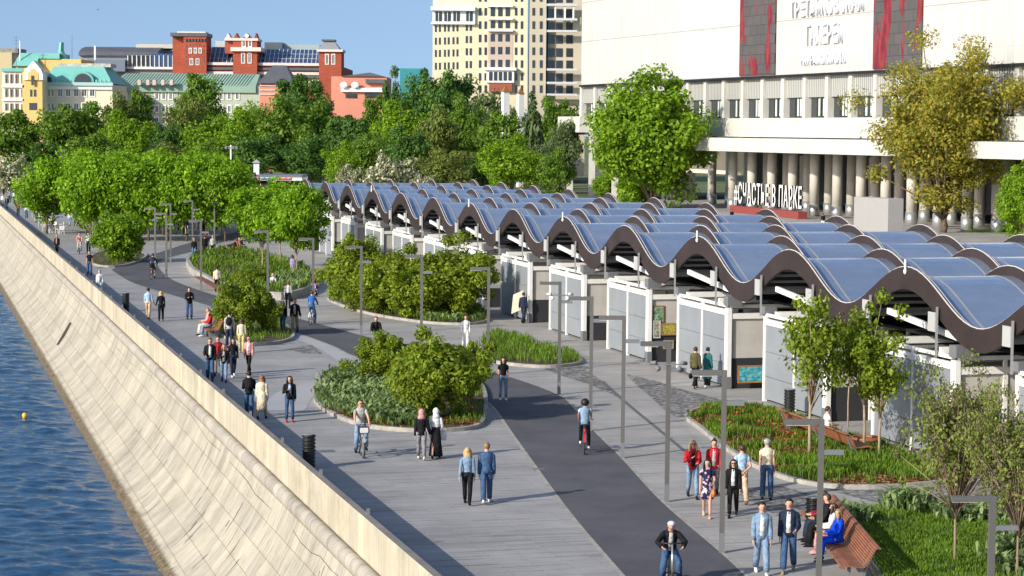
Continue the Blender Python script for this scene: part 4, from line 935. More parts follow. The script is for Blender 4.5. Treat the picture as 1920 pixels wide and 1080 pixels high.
# shrubs along the promenade
SH = 'bushes in the promenade beds'
tree_px('round_bush', 'big round bush on its own on the far promenade', 'bush', 222, 392, 492, 120, 'ball')
for cx, top, b, w_, sd, lab in (
  (456, 506, 630, 128, 0, 'loose bush behind the bench with the seated couple'), (500, 545, 628, 60, 1, 'small bush on the right end of the bench bed'),
  (668, 440, 584, 160, 1, 'leftmost bush of the long middle bed'), (758, 456, 596, 190, 2, 'yellowish middle bush of the long middle bed'), (850, 448, 598, 195, 3, 'rightmost bush of the long middle bed'),
  (706, 478, 590, 150, 4, 'low bush between the left and the middle bush of the long bed'), (800, 470, 600, 150, 0, 'bush between the yellowish and the rightmost bush of the long bed'),
  (818, 610, 788, 225, 2, 'large bright bush in the centre bed beside the cycle path'), (725, 618, 722, 140, 4, 'reddish green bush at the back of the centre bed'), (870, 640, 762, 110, 1, 'rounded bush on the right of the centre bed'),
  (470, 500, 540, 90, 3, 'low bush inside the round walled planter')):
    tree_px('bush', lab, 'bush', cx, top, b, w_, 'shrub', None, sd, SH)
# trees with pale staked trunks in the round planter
for cx, top, b, w_, sd, lab in ((492, 340, 516, 150, 0, 'left leafy young tree in the round walled planter'), (556, 346, 524, 130, 1, 'right leafy young tree in the round walled planter'), (525, 338, 500, 140, 1, 'rear leafy young tree in the round walled planter')):
    tree_px('planter_tree', lab, 'tree', cx, top, b, w_, 'planter', None, sd, 'young trees of the round planter')
# young trees right
GY = 'young trees by the stalls'
for cx, top, b, w_, sd, lab in ((1518, 540, 862, 170, 0, 'young tree left of the slatted bench facing the stalls'), (1590, 545, 800, 90, 3, 'slim young tree behind the slatted bench facing the stalls'), (1618, 548, 858, 150, 1, 'taller young tree at the right end of that bench'), (1648, 612, 862, 150, 2, 'lower young tree right of that bench')):
    tree_px('young_tree', lab, 'tree', cx, top, b, w_, 'young', None, sd, GY)
GS = 'sparse budding trees at the right edge'
tree_px('budding_tree', 'bare twiggy budding tree left of the front lamp at the right edge', 'tree', 1790, 668, 1060, 268, 'sparse', None, 0, GS)
tree_px('budding_tree', 'bare twiggy budding tree cut by the right edge of the view', 'tree', 1908, 716, 1092, 240, 'sparse', None, 1, GS)
# ---------------------------------------------------------------- planting beds
M_soil = mat('bed_soil', (.085, .055, .035), .95, var=.35, vs=2.5)
def bed(px, label, hk=.14, kerb=.16, soil=None, zs=None):
    pts = spl(gp(px), 5); c = sum(pts, Vector())/len(pts); loc = [p-c for p in pts]
    e = empty('planting_bed', c, 0, label, 'planting bed')
    area = sum(loc[i].x*loc[(i+1) % len(loc)].y-loc[(i+1) % len(loc)].x*loc[i].y for i in range(len(loc)))
    if area < 0: loc.reverse()
    inn = []
    n = len(loc)
    for i, p in enumerate(loc):
        d = (loc[(i+1) % n]-loc[i-1]).normalized(); inn.append(p+Vector((-d.y, d.x, 0))*kerb)
    mb = MB(); vs = [(p.x, p.y, -.02) for p in loc]+[(p.x, p.y, hk) for p in loc]+[(p.x, p.y, hk) for p in inn]+[(p.x, p.y, -.02) for p in inn]
    fs = []
    for i in range(n):
        j = (i+1) % n
        for a in range(3): fs.append((a*n+i, a*n+j, (a+1)*n+j, (a+1)*n+i))
    mb.add(vs, fs).build('kerb', M_edge, e)
    mb = MB(); zt = zs if zs is not None else hk-.04; mb.add([(p.x, p.y, zt) for p in inn], [tuple(range(n))]); mb.build('soil', soil or M_soil, e)
    return e, [p+c for p in inn]
def inside(poly, x, y):
    r = False; n = len(poly); j = n-1
    for i in range(n):
        if (poly[i].y > y) != (poly[j].y > y) and x < (poly[j].x-poly[i].x)*(y-poly[i].y)/(poly[j].y-poly[i].y)+poly[i].x: r = not r
        j = i
    return r
def sample(poly, n, rs, dens=None):
    xs = [p.x for p in poly]; ys_ = [p.y for p in poly]; out = []
    while len(out) < n:
        x, y = rs.uniform(min(xs), max(xs)), rs.uniform(min(ys_), max(ys_))
        if inside(poly, x, y) and (dens is None or dens(x, y) > rs.random()): out.append((x, y))
    return np.array(out)
def blades(name, label, pts, z0, h, w_, m, seed=0, cat='ground cover', spread=.25, tuft=6, bend=.5):
    rs = np.random.default_rng(seed); V = []
    n = len(pts)*tuft; P = np.repeat(pts, tuft, 0)+rs.normal(0, spread*.35, (n, 2)); P = np.column_stack([P, np.full(n, z0)])
    a = rs.random(n)*2*PI; dx = np.column_stack([np.cos(a), np.sin(a), np.zeros(n)]); H = h*(.45+.8*rs.random(n)); side = np.column_stack([-np.sin(a), np.cos(a), np.zeros(n)])
    up = np.zeros((n, 3)); up[:, 2] = H; lean = dx*(H*bend*rs.random(n))[:, None]; W = (w_*(.6+.8*rs.random(n)))[:, None]
    mid = P+up*.6+lean*.35; tip = P+up*(1-bend*.3)+lean
    V = np.stack([P, mid-side*W/2, tip, mid+side*W/2], 1).reshape(-1, 3)
    return tag(link(name, quads_mesh(name, V, m)), label, cat, None, 'stuff')
def noisef(x, y, s=1.3, k=0): return .5+.5*math.sin(x*s+1.7*math.sin(y*s*.8+k))*math.cos(y*s*1.1+math.sin(x*s*.6+k))
rs = np.random.default_rng(11)
def grass(poly, n, z, h, label, name='grass', m=L_grass, cut=.25, w_=.03, tuft=7, k=0, sc=1.1): return blades(name, label, sample(poly, n, rs, lambda x, y: 1 if noisef(x, y, sc, k) > cut else .12), z, h, w_, m, k, 'grass', tuft=tuft)
P1 = [(588, 745), (597, 764), (628, 783), (690, 803), (780, 811), (850, 810), (897, 803), (912, 785), (915, 755), (905, 725), (870, 700), (800, 690), (720, 684), (655, 692), (608, 708)]
e1, i1 = bed(P1, 'centre bed with leafy clumps and bushes beside the cycle path')
grass(i1, 900, .08, .32, 'long grass among the clumps of the centre bed', k=1, tuft=6)
hp = [p for p in sample(i1, 700, rs) if inside(gp([(588, 745), (605, 770), (690, 795), (760, 806), (800, 800), (790, 770), (740, 745), (735, 700), (655, 688), (605, 705)]), p[0], p[1])]
blades('tulip_leaves', 'broad grey green tulip leaves filling the left of the centre bed', np.array(hp), .08, .52, .11, L_hosta, 3, 'plants', tuft=11, spread=.35, bend=.9)
blades('dry_leaves', 'reddish dry leaf litter along the edge of the centre bed', sample(i1, 260, rs), .09, .10, .10, L_dry, 4, 'leaf litter', tuft=5, bend=1)
P2 = [(392, 590), (400, 615), (430, 640), (478, 648), (525, 644), (552, 634), (545, 616), (510, 598), (450, 585), (415, 580)]
e2, i2 = bed(P2, 'small bed behind the bench on the quay side'); grass(i2, 380, .1, .38, 'lush grass in the small bed behind the quay bench', k=2)
P3 = [(613, 560), (640, 575), (700, 592), (790, 606), (860, 610), (905, 607), (916, 598), (890, 578), (800, 560), (700, 550), (640, 548)]
e3, i3 = bed(P3, 'long middle bed of bushes left of the stalls'); grass(i3, 700, .1, .5, 'grass along the kerb of the long middle bed', k=3); blades('tulip_leaves', 'broad leaves at the right end of the long middle bed', np.array([p for p in sample(i3, 420, rs) if p[0] > G(780, 600).x]), .1, .55, .12, L_hosta, 5, 'plants', tuft=9, bend=.9)
P4 = [(905, 672), (930, 682), (990, 689), (1042, 690), (1090, 683), (1078, 668), (1030, 654), (975, 636), (925, 627), (900, 640)]
e4, i4 = bed(P4, 'narrow pointed grassy bed right of the centre bushes'); grass(i4, 650, .1, .42, 'deep green grass in the narrow pointed bed', k=4)
P5 = [(1284, 782), (1310, 806), (1350, 838), (1400, 870), (1450, 893), (1500, 908), (1560, 916), (1640, 918), (1720, 914), (1778, 905), (1760, 880), (1700, 850), (1640, 832), (1560, 812), (1480, 782), (1400, 768), (1330, 765)]
e5, i5 = bed(P5, 'large grassy bed with reddish leaf litter and young trees by the stalls')
grass(i5, 2100, .1, .30, 'tufted green grass of the large bed by the stalls', k=5, cut=.50, tuft=8)
blades('dry_leaves', 'rusty dry leaf litter between the grass tufts by the stalls', sample(i5, 1500, rs, lambda x, y: 1 if noisef(x, y, 1.1, 5) < .5 else .15), .105, .08, .10, L_dry, 6, 'leaf litter', tuft=6, bend=1.2)
P6 = [(1575, 968), (1620, 958), (1700, 952), (1800, 955), (1920, 955), (2040, 965), (2150, 1100), (2100, 1250), (1760, 1250), (1660, 1120), (1618, 1040), (1590, 1000)]
M_lawn = mat('lawn_soil', (.055, .10, .02), .95, var=.3, vs=2.5)
e6, i6 = bed(P6, 'lawn bed with broad leaved clumps behind the front bench', soil=M_lawn)
grass(i6, 5200, .1, .16, 'short bright lawn behind the front bench', k=7, cut=.1, w_=.022, tuft=10)
def clump_area(px, n, seed, lab, h=.55): blades('tulip_leaves', lab, sample(gp(px), n, rs), .09, h, .10, L_hosta, seed, 'plants', tuft=14, spread=.4, bend=1.0)
clump_area([(1665, 962), (1700, 974), (1745, 968), (1740, 955), (1690, 952)], 26, 8, 'grey green leaf clump at the pointed top of the lawn bed', .7)
clump_area([(1572, 985), (1590, 1000), (1625, 990), (1620, 975), (1590, 972)], 20, 9, 'leaf clump right behind the front bench', .55)
clump_area([(1750, 985), (1850, 990), (1930, 985), (1930, 965), (1760, 962)], 70, 10, 'band of leaf clumps behind the staked trunks', .55)
clump_area([(1850, 1075), (1990, 1120), (2010, 1000), (1880, 1010), (1860, 1040)], 110, 11, 'leaf clumps around the front lamp in the lawn bed', .5)
P7 = [(350, 494), (356, 512), (378, 526), (408, 542), (470, 558), (540, 562), (585, 548), (592, 528), (575, 508), (520, 490), (470, 478), (420, 475), (375, 482)]
e7, i7 = bed(P7, 'round raised planter with a pale stone wall and inset bench', hk=.48, kerb=.3, zs=.42)
grass(i7, 900, .42, .45, 'thick green leaves in the round raised planter', k=8, w_=.07); blades('tulip_leaves', 'broad leaf clumps at the near rim of the raised planter', sample(gp([(500, 555), (560, 556), (588, 540), (575, 522), (520, 530)]), 120, rs), .42, .5, .12, L_hosta, 12, 'plants', tuft=8)
mb = MB(); a_, b_, c_ = G(371, 519, .5), G(392, 530, .5), G(410, 541, .5)
mb.bar(a_, b_, .5, .07); mb.bar(b_, c_, .5, .07); o = mb.build('planter_seat', mat('dark_red_wood', (.20, .075, .05), .6)); under(o, e7)
P8 = [(165, 488), (185, 500), (235, 499), (272, 485), (270, 476), (230, 472), (185, 475)]
e8, i8 = bed(P8, 'kerbed plot around the big round bush on the far promenade'); grass(i8, 120, .1, .3, 'grass under the big round bush', k=9)
M_fl = leaf_mat('red_flowers', (.35, .04, .02), (.60, .13, .05), .2)
blades('red_flowers', 'small orange red flowers scattered in the large bed by the stalls', sample(gp([(1290, 775), (1400, 772), (1480, 790), (1560, 830), (1450, 850), (1360, 820)]), 45, rs), .32, .10, .08, M_fl, 21, 'flowers', tuft=4, spread=.3, bend=1)
blades('fallen_leaves', 'rusty leaves on the far side of the large bed under the slatted bench', sample(gp([(1400, 772), (1480, 782), (1600, 830), (1640, 850), (1560, 850), (1450, 810)]), 800, rs), .11, .10, .12, L_dry, 22, 'leaf litter', tuft=6, bend=1.2)
blades('fallen_leaves', 'rusty litter at the rounded front edge of the centre bed', sample(gp([(600, 766), (690, 802), (897, 802), (890, 786), (700, 785), (615, 752)]), 420, rs), .1, .10, .11, L_dry, 23, 'leaf litter', tuft=6, bend=1.2)
# lawn strip by the gallery
ngon('lawn', gp([(1800, 432), (1990, 447), (2040, 438), (1870, 428)]), .02, mat('far_lawn', (.16, .30, .03), .9))
# ================================================================ people
def cm(name, c, **k): return mat('cloth_'+name, c, k.pop('rough', .8), **k)
CL = {n: cm(n, c, var=.30, vs=7, spec=.15, bump=.9, bs=11) for n, c in dict(
 black=(.012, .012, .014), navy=(.02, .03, .06), denim=(.05, .10, .20), ldenim=(.19, .28, .40), pdenim=(.36, .47, .60), jean=(.05, .10, .20), white=(.72, .72, .70), cream=(.66, .58, .42),
 grey=(.22, .21, .22), lgrey=(.42, .40, .38), khaki=(.30, .24, .16), beige=(.52, .38, .25), red=(.42, .02, .03), dred=(.22, .015, .03), pink=(.66, .30, .27), blue=(.005, .06, .62), lblue=(.36, .50, .68),
 olive=(.10, .09, .04), yellow=(.50, .42, .20), plaid=(.03, .13, .40), purple=(.30, .25, .45), orange=(.60, .18, .06), teal=(.03, .16, .16), rose=(.55, .28, .26), brown=(.16, .08, .04)).items()}
def floral():
    t = NT('cloth_floral', .8, .2); v = t.n.new('ShaderNodeTexVoronoi'); v.inputs['Scale'].default_value = 16; t.l.new(t.tc, v.inputs['Vector'])
    bw = t.n.new('ShaderNodeRGBToBW'); t.l.new(v.outputs['Color'], bw.inputs[0]); t.col(t.ramp(bw.outputs[0], [(0, (.015, .02, .06)), (.55, (.50, .30, .38)), (.72, (.55, .52, .58)), (.85, (.03, .03, .08))], True)); return t.m
CL['floral'] = floral()
SKIN = mat('skin', (.56, .31, .21), .55, var=.06, vs=9, spec=.35); SKIN2 = mat('skin_tan', (.42, .22, .14), .55, spec=.35)
HAIR = dict(black=mat('hair_black', (.012, .010, .009), .5), brown=mat('hair_brown', (.06, .03, .017), .5), blond=mat('hair_blond', (.46, .30, .14), .5, var=.2, vs=12), red=mat('hair_red', (.26, .09, .035), .5), grey=mat('hair_grey', (.3, .29, .28), .6), dblond=mat('hair_dark_blond', (.24, .14, .07), .5, var=.2, vs=12))
M_eye = mat('eye', (.01, .01, .012), .3); M_sole = mat('shoe_white', (.70, .69, .66), .6); M_lip = mat('lips', (.40, .12, .10), .5)
JOBS = []
def unit(v): return Vector(v).normalized()
def pose_joints(kind, ph=0.0, arms=('down', 'down'), lean=0.0):
    """joints for a 1.75 m figure facing +Y; kind: stand walk sit cycle scoot"""
    J = {}; hipz = .93; yo = 0
    def leg(s, th, bend, out=.0, hip=None):
        h = hip or Vector((.085*s, yo, hipz)); k = h+Vector((math.sin(out)*s*.43, math.sin(th)*.43, -math.cos(th)*.43))
        a = k+Vector((s*math.sin(out)*.15, math.sin(th-bend)*.42, -math.cos(th-bend)*.42)); return h, k, a
    if kind == 'walk': A = (.36+.1*ph, .06), (-.20, .34)
    elif kind == 'walk2': A = (-.20, .38), (.36, .08)
    elif kind == 'stand': A = (.02, .02), (.02, .02)
    elif kind == 'ease': A = (.10, .10), (-.04, .02)
    elif kind == 'sit': A = (1.42, 1.38), (1.36, 1.25)
    elif kind == 'cross': A = (1.40, 1.2), (1.50, 1.5)
    elif kind == 'cycle': A = (.95, .95), (.45, .75)
    elif kind == 'scoot': A = (1.05, 1.35), (1.05, 1.35)
    for s, (th, bd) in zip((-1, 1), A):
        out = {'scoot': .20, 'cycle': .10, 'sit': .12, 'stand': .05, 'ease': .05}.get(kind, .01)
        J['hip%d' % s], J['knee%d' % s], J['ank%d' % s] = leg(s, th, bd, out)
    lz = min(J['ank-1'].z, J['ank1'].z)
    sh = Vector((0, 0, .09-lz)) if kind not in ('sit', 'cross', 'cycle', 'scoot') else Vector((0, 0, 0))
    def L(y, z, x=0): d = z-hipz; return Vector((x, yo+y+math.sin(lean)*d, hipz+math.cos(lean)*d))
    J['pelvis'] = L(0, .95); J['waist'] = L(.01, 1.10); J['chest'] = L(.0, 1.30); J['neck0'] = L(-.005, 1.465); J['neck'] = L(.01, 1.515)
    hd = .35*lean; J['head'] = L(.030-.0*hd, 1.585); J['crown'] = L(.015, 1.685)
    for s, ar in zip((-1, 1), arms):
        S_ = L(0, 1.368, .160*s); J['sho%d' % s] = S_
        ue, fe = {'down': ((.10*s, .02, -1), (.04*s, .22, -1)), 'fwd': ((.10*s, .38, -1), (.0, .62, -.9)), 'back': ((.12*s, -.40, -1), (.08*s, -.15, -1)),
          'phone': ((.16*s, .18, -1), (-.42*s, 1.0, .35)), 'chest': ((.22*s, .10, -1), (-.75*s, .75, .55)), 'bag': ((.16*s, -.12, -1), (-.1*s, .85, -.25)), 'behind': ((.30*s, -.42, -1), (-.75*s, -.28, -.55)),
          'bars': ((.20*s, .85, -.75), (.02*s, .8, -.65)), 'scoot': ((.62*s, .55, -.65), (-.30*s, .75, -.25)), 'lap': ((.10*s, .40, -1), (-.35*s, .85, -.10)), 'hold': ((.20*s, .05, -1), (-.15*s, .9, -.2)), 'rail': ((.5*s, -.2, -.7), (.5*s, -.2, -.25)), 'carry': ((.3*s, .1, -1), (.25*s, .35, -.8)), 'link': ((.22*s, .05, -1), (.3*s, .5, -.9))}[ar]
        E = S_+unit(ue)*.285; W_ = E+unit(fe)*.255; J['elb%d' % s], J['wri%d' % s] = E, W_; J['hand%d' % s] = W_+unit(fe)*.075; J['fdir%d' % s] = unit(fe)
    for k in J:
        if not k.startswith('fdir'): J[k] = J[k]+sh
    return J
def ring(c, rx, ry, up=Vector((0, 0, 1)), n=12):
    up = up.normalized(); a = Vector((1, 0, 0)); a = (a-up*a.dot(up)).normalized(); b = up.cross(a)
    return [c+a*math.cos(t)*rx+b*math.sin(t)*ry for t in [2*PI*i/n for i in range(n)]]
def torso(mb, J, spec, top=True):
    """spec: list of (t, rx, ry) from pelvis (0) to neck (1)"""
    P = [J['pelvis']+(J['pelvis']-J['waist']).normalized()*.10, J['pelvis'], J['waist'], J['chest'], J['chest']*.35+J['neck0']*.65, J['neck0']]
    R = []
    for (t, rx, ry) in spec:
        i = min(int(t), len(P)-2); f = t-i; c = P[i]*(1-f)+P[i+1]*f; R.append(ring(c, rx, ry, P[i+1]-P[i]))
    mb.loft(R)
def person(px, feet, face, top, bottom, hair='black', hl=0, h=1.75, pose='walk', arms=('down', 'down'), label='', shoes='black', outer=None, near=False, woman=False, skirt=None, short=False,
           lean=0.0, hat=None, glasses=False, at=None, seat=None, bag=None, sleeve=1, ph=0, zoff=0, group=None, shortsleeve=False, pack=None, scarf=None, longcoat=None, legs_bare=0):
    """face: heading in degrees, 0 = towards the camera, 90 = to the picture's right, 180 = away"""
    base = at if at is not None else G(px, feet)
    rz = math.radians(180+face)+(rnd.uniform(-.16, .16) if at is None else 0); sc = h/1.75
    root = empty('person', base+Vector((0, 0, zoff)), rz, label, 'person', group, scale=sc)
    J = pose_joints(pose, ph, arms, lean)
    if seat is not None:                      # lift or lower so that the hips rest on the seat height
        dz = (seat+.10)/sc-J['hip1'].z
        for k in J:
            if not k.startswith('fdir'): J[k] = J[k]+Vector((0, 0, dz))
    fem = .92 if woman else 1.0
    # ---- one continuous body, grown with a Skin modifier
    V = []; E = []; R = []
    def vtx(p, r, par=None):
        V.append(tuple(p)); R.append(r if hasattr(r, '__len__') else (r, r)); i = len(V)-1
        if par is not None: E.append((par, i))
        return i
    pe = vtx(J['pelvis'], (.125*fem, .095)); wa = vtx(J['waist'], (.105*fem, .085), pe); ch = vtx(J['chest'], (.13*fem, .095), wa); n0 = vtx(J['neck0'], (.078, .07), ch); n1 = vtx(J['neck'], .060, n0)
    he = vtx(J['head'], (.094, .110), n1); cr_ = vtx(J['crown'], (.075, .085), he)
    for s in (-1, 1):
        hp = vtx(J['hip%d' % s], .085, pe); kn = vtx(J['knee%d' % s], .055, hp); an = vtx(J['ank%d' % s], .038, kn)
        sh = vtx(J['sho%d' % s], .050, ch); el = vtx(J['elb%d' % s], .038, sh); wr = vtx(J['wri%d' % s], .025, el); fd = J['fdir%d' % s]
        if near:
            pm = vtx(J['wri%d' % s]+fd*.055, (.028, .016), wr)
            side = Vector((0, 1, 0)); side = (side-fd*side.dot(fd)).normalized(); dn = fd.cross(side)*(-s)
            for q, ln in enumerate((.068, .076, .070, .054)):
                b0 = J['wri%d' % s]+fd*.092+side*(.022-.0145*q); k1 = vtx(b0, .0095, pm); k2 = vtx(b0+fd*ln*.5+dn*.008, .0085, k1); vtx(b0+fd*ln*.8+dn*.03, .0075, k2)
            t0 = J['wri%d' % s]+fd*.035+side*.030; t1 = vtx(t0+dn*.005, .0105, pm); vtx(t0+side*.022+fd*.035+dn*.01, .009, t1)
        else: pm = vtx(J['hand%d' % s], (.030, .018), wr); vtx(J['hand%d' % s]+fd*.06, .014, pm)
    me = bpy.data.meshes.new('body_cage'); me.from_pydata(V, E, []); o = bpy.data.objects.new('body', me); COL.objects.link(o); o.parent = root
    md = o.modifiers.new('skin', 'SKIN'); md.use_smooth_shade = True
    sv = me.skin_vertices[0].data if me.skin_vertices else None
    JOBS.append((o, R))
    md2 = o.modifiers.new('sub', 'SUBSURF'); md2.levels = 1; md2.render_levels = 1
    def P(mb, name, m, par=None, smooth=True):
        q = mb.build(name, m, par or root, smooth); return q
    # face
    hc = J['head']; up = (J['crown']-J['neck']).normalized()
    mb = MB(); mb.ell(hc+Vector((0, .088, -.012)), .012, .018, .022, 6, 5); P(mb, 'nose', SKIN)
    for s in (-1, 1): mb = MB(); mb.ell(hc+Vector((.080*s, 0, -.005)), .012, .02, .03, 6, 5); P(mb, 'ear', SKIN)
    if near:
        if glasses:
            mb = MB()
            for s in (-1, 1): mb.ell(hc+Vector((.032*s, .086, .018)), .027, .010, .019, 8, 5)
            mb.bar(hc+Vector((-.03, .09, .022)), hc+Vector((.03, .09, .022)), .008); P(mb, 'sunglasses', M_eye)
        else:
            for s in (-1, 1): mb = MB(); mb.ell(hc+Vector((.030*s, .082, .018)), .011, .008, .007, 8, 5); P(mb, 'eye', M_eye)
        mb = MB(); mb.ell(hc+Vector((0, .080, -.048)), .022, .010, .007, 8, 5); P(mb, 'mouth', M_lip)
    # hair
    if hair and not scarf:
        hm = HAIR[hair]; mb = MB()
        def fn(p):
            if p.y > .35 and p.z < .35: return Vector((p.x*.8, p.y*.55, max(p.z, .1)))
            return p
        mb.ell(hc+Vector((0, -.018, .030)), .094+(.05 if hl == 9 else 0), .106+(.05 if hl == 9 else 0), .100+(.04 if hl == 9 else 0), 14, 10, fn)
        if hl in (1, 2, 3):
            ln = (.0, .16, .28, .42)[hl]; b0 = hc+Vector((0, -.045, .02)); rg = []
            for t in (0, .3, .6, 1): rg.append(ring(b0+Vector((0, -.035*t, -ln*t-.05*t)), .088*(1+.18*math.sin(t*2.4))-.03*(t == 1), .055-.02*t))
            mb.loft(rg[::-1])
            for s in (-1, 1): mb.tube([hc+Vector((.075*s, .01, .05)), hc+Vector((.098*s, .02, -.06)), hc+Vector((.10*s, .05, -.06-ln*.75))], [.03, .036, .014], 8)
        if hl == 5: mb.ell(hc+Vector((0, -.06, .12)), .045, .045, .04, 8, 6)
        P(mb, 'hair', hm)
    if hat: mb = MB(); mb.ell(hc+Vector((0, -.005, .055)), .098, .108, .062, 14, 8); mb.ell(hc+Vector((0, .10, .045)), .06, .06, .012, 10, 5); P(mb, 'cap', hat if not isinstance(hat, str) else CL[hat])
    if scarf:
        mb = MB(); mb.ell(hc+Vector((0, -.02, .015)), .108, .112, .135, 14, 10, lambda p: p if p.y < .5 else Vector((p.x, .55, p.z))); mb.loft([ring(J['neck0']+Vector((0, -.01, -.07)), .15, .11), ring(J['neck0']+Vector((0, 0, .0)), .12, .10), ring(J['neck']+Vector((0, -.01, .02)), .085, .09)]); P(mb, 'headscarf', CL[scarf])
    # trousers / skirt
    def leg_mesh(m, r0, r1, r2, upto=1.0, nm='trousers', belt=True):
        mb = MB()
        for s in (-1, 1):
            h_, k_, a_ = J['hip%d' % s], J['knee%d' % s], J['ank%d' % s]; pts = [h_+(h_-k_).normalized()*.04, h_*.6+k_*.4, k_]; rr = [r0, r0*.86, r1]
            if upto >= 1: pts += [k_*.55+a_*.45, a_+(k_-a_)*.04]; rr += [r1*.95, r2]
            elif upto > .5: pts[-1] = h_*.25+k_*.75
            mb.tube(pts, rr, 12)
        if belt: torso(mb, J, [(.05, .12*fem, .095), (.6, .155*fem, .12), (1.3, .140*fem, .108)])
        P(mb, nm, m)
    if bottom and not skirt:
        wide = .012 if not woman else 0.0
        leg_mesh(CL[bottom], .098, .068+wide, .052+wide*1.3, .7 if short else 1.0, 'shorts' if short else 'trousers')
    if skirt:
        lt = skirt; mb = MB(); kz = (J['knee-1']+J['knee1'])/2; az = (J['ank-1']+J['ank1'])/2; end = kz*.9+J['pelvis']*.1 if lt == 'knee' else az
        if pose in ('sit', 'cross'): mb.loft([ring(J['pelvis'], .16, .12), ring(J['pelvis']+Vector((0, .12, -.05)), .18, .10, Vector((0, 1, .1))), ring(kz+Vector((0, -.08, 0)), .14, .09, Vector((0, 1, .1)))])
        else: mb.loft([ring(end, .19 if lt == 'knee' else .24, .16 if lt == 'knee' else .20, n=16), ring(end*.5+J['pelvis']*.5, .185, .14, n=16), ring(J['pelvis'], .155, .12, n=16), ring(J['waist'], .125, .10, n=16)])
        P(mb, 'skirt', CL[bottom])
    # shoes
    for s in (-1, 1):
        a_ = J['ank%d' % s]; k_ = J['knee%d' % s]; sd = (a_-k_).normalized(); fw = Vector((0, 1, 0)) if pose not in ('walk', 'walk2') else Vector((0, 1, 0)); fw = (Vector((0, 1, 0))-sd*0.0).normalized()
        back = -.06; z0 = a_.z-.085
        tilt = .35 if (pose == 'walk' and s == 1) or (pose == 'walk2' and s == -1) else 0
        mb = MB(); rg = []
        for t, wx, hz in ((-.07, .028, .05), (-.02, .040, .085), (.06, .042, .07), (.13, .044, .045), (.18, .026, .025)):
            c = Vector((a_.x, a_.y+t*math.cos(tilt), z0+hz*.5+(-t*math.sin(tilt)+.03*(tilt > 0) if tilt else 0)+.0))
            rg.append([c+Vector((math.cos(q)*wx, 0, math.sin(q)*hz*.6)) for q in [2*PI*i/8 for i in range(8)]])
        mb.loft(rg); P(mb, 'shoe', {'white': M_sole}.get(shoes) or CL[shoes])
    # top
    def top_mesh(m, infl, nm, sleeves=1.0, hem=.3, openf=False):
        mb = MB(); f = fem
        torso(mb, J, [(hem, .150*f+infl, .112+infl), (1.2, .140*f+infl, .104+infl), (2.0, .128*f+infl, .098+infl), (2.8, .158*f+infl, .112+infl), (3.4, .180*f+infl, .103+infl), (3.85, .172*f+infl, .096+infl), (4.3, .130*f+infl, .085+infl), (4.99, .068+infl, .066+infl)])
        for s in (-1, 1):
            a, b, c = J['sho%d' % s], J['elb%d' % s], J['wri%d' % s]; pts = [a+(a-b).normalized()*.01+Vector((-.03*s, 0, .005)), a+(b-a)*.12, (a+b)/2, b]; rr = [.046+infl, .054+infl, .048+infl, .043+infl]
            if sleeves >= 1: pts += [(b+c)/2, c-(c-b)*.04]; rr += [.040+infl, .033+infl]
            elif sleeves < .4: pts = pts[:3]; rr = rr[:3]
            if sleeves > 0: mb.tube(pts, rr, 10)
        return P(mb, nm, m)
    if top: top_mesh(CL[top], .004, 'shirt', .35 if shortsleeve else (1 if not outer else .3), hem=.5 if not skirt else .8)
    if outer:
        oj = top_mesh(CL[outer], .020, 'jacket', 1.0 if sleeve else 0, hem=.15)
        if top and face < 90 or face > 270:     # shirt front shows between the open edges
            mb = MB(); f0 = J['waist']+Vector((.0, .126, -.15)); f1 = J['chest']+Vector((0, .134, -.02)); f2 = J['neck0']+Vector((0, .112, -.045))
            mb.loft([[f0+Vector((-.06, -.03, 0)), f0+Vector((.06, -.03, 0)), f0+Vector((.042, .004, 0)), f0+Vector((-.042, .004, 0))], [f1+Vector((-.06, -.03, 0)), f1+Vector((.06, -.03, 0)), f1+Vector((.042, .004, 0)), f1+Vector((-.042, .004, 0))], [f2+Vector((-.05, -.05, 0)), f2+Vector((.05, -.05, 0)), f2+Vector((.034, -.004, 0)), f2+Vector((-.034, -.004, 0))]])
            P(mb, 'shirt_front', CL[top])
    if longcoat:
        mb = MB(); k_ = (J['knee-1']+J['knee1'])/2; mb.loft([ring(k_+Vector((0, -.02, -.12)), .21, .18, n=16), ring(k_*.5+J['pelvis']*.5, .195, .16, n=16), ring(J['pelvis'], .17, .135, n=16), ring(J['waist'], .15, .12, n=16)]); P(mb, 'coat_skirt', CL[longcoat])
    # things carried (each its own top-level object)
    wm_ = Matrix.Translation(root.location) @ Matrix.Rotation(rz, 4, 'Z') @ Matrix.Scale(sc, 4)
    if pack:
        mb = MB(); c = J['chest']+Vector((0, -.20, -.06)); mb.ell((0, 0, 0), .15, .10, .22, 12, 8)
        q = mb.build('backpack', CL[pack], None, True); q.location = wm_ @ c; q.rotation_euler = (0, 0, rz)
        for s in (-1, 1): mb = MB(); mb.bar((.09*s, .09, .17), (.07*s, .18, .23), .035, .02); mb.build('strap', CL['black'], q)
        mb = MB(); mb.ell((0, -.085, -.06), .10, .035, .09, 10, 6); mb.build('pocket', CL[pack], q, True)
        tag(q, 'backpack of the '+' '.join(label.split()[:12]), 'backpack')
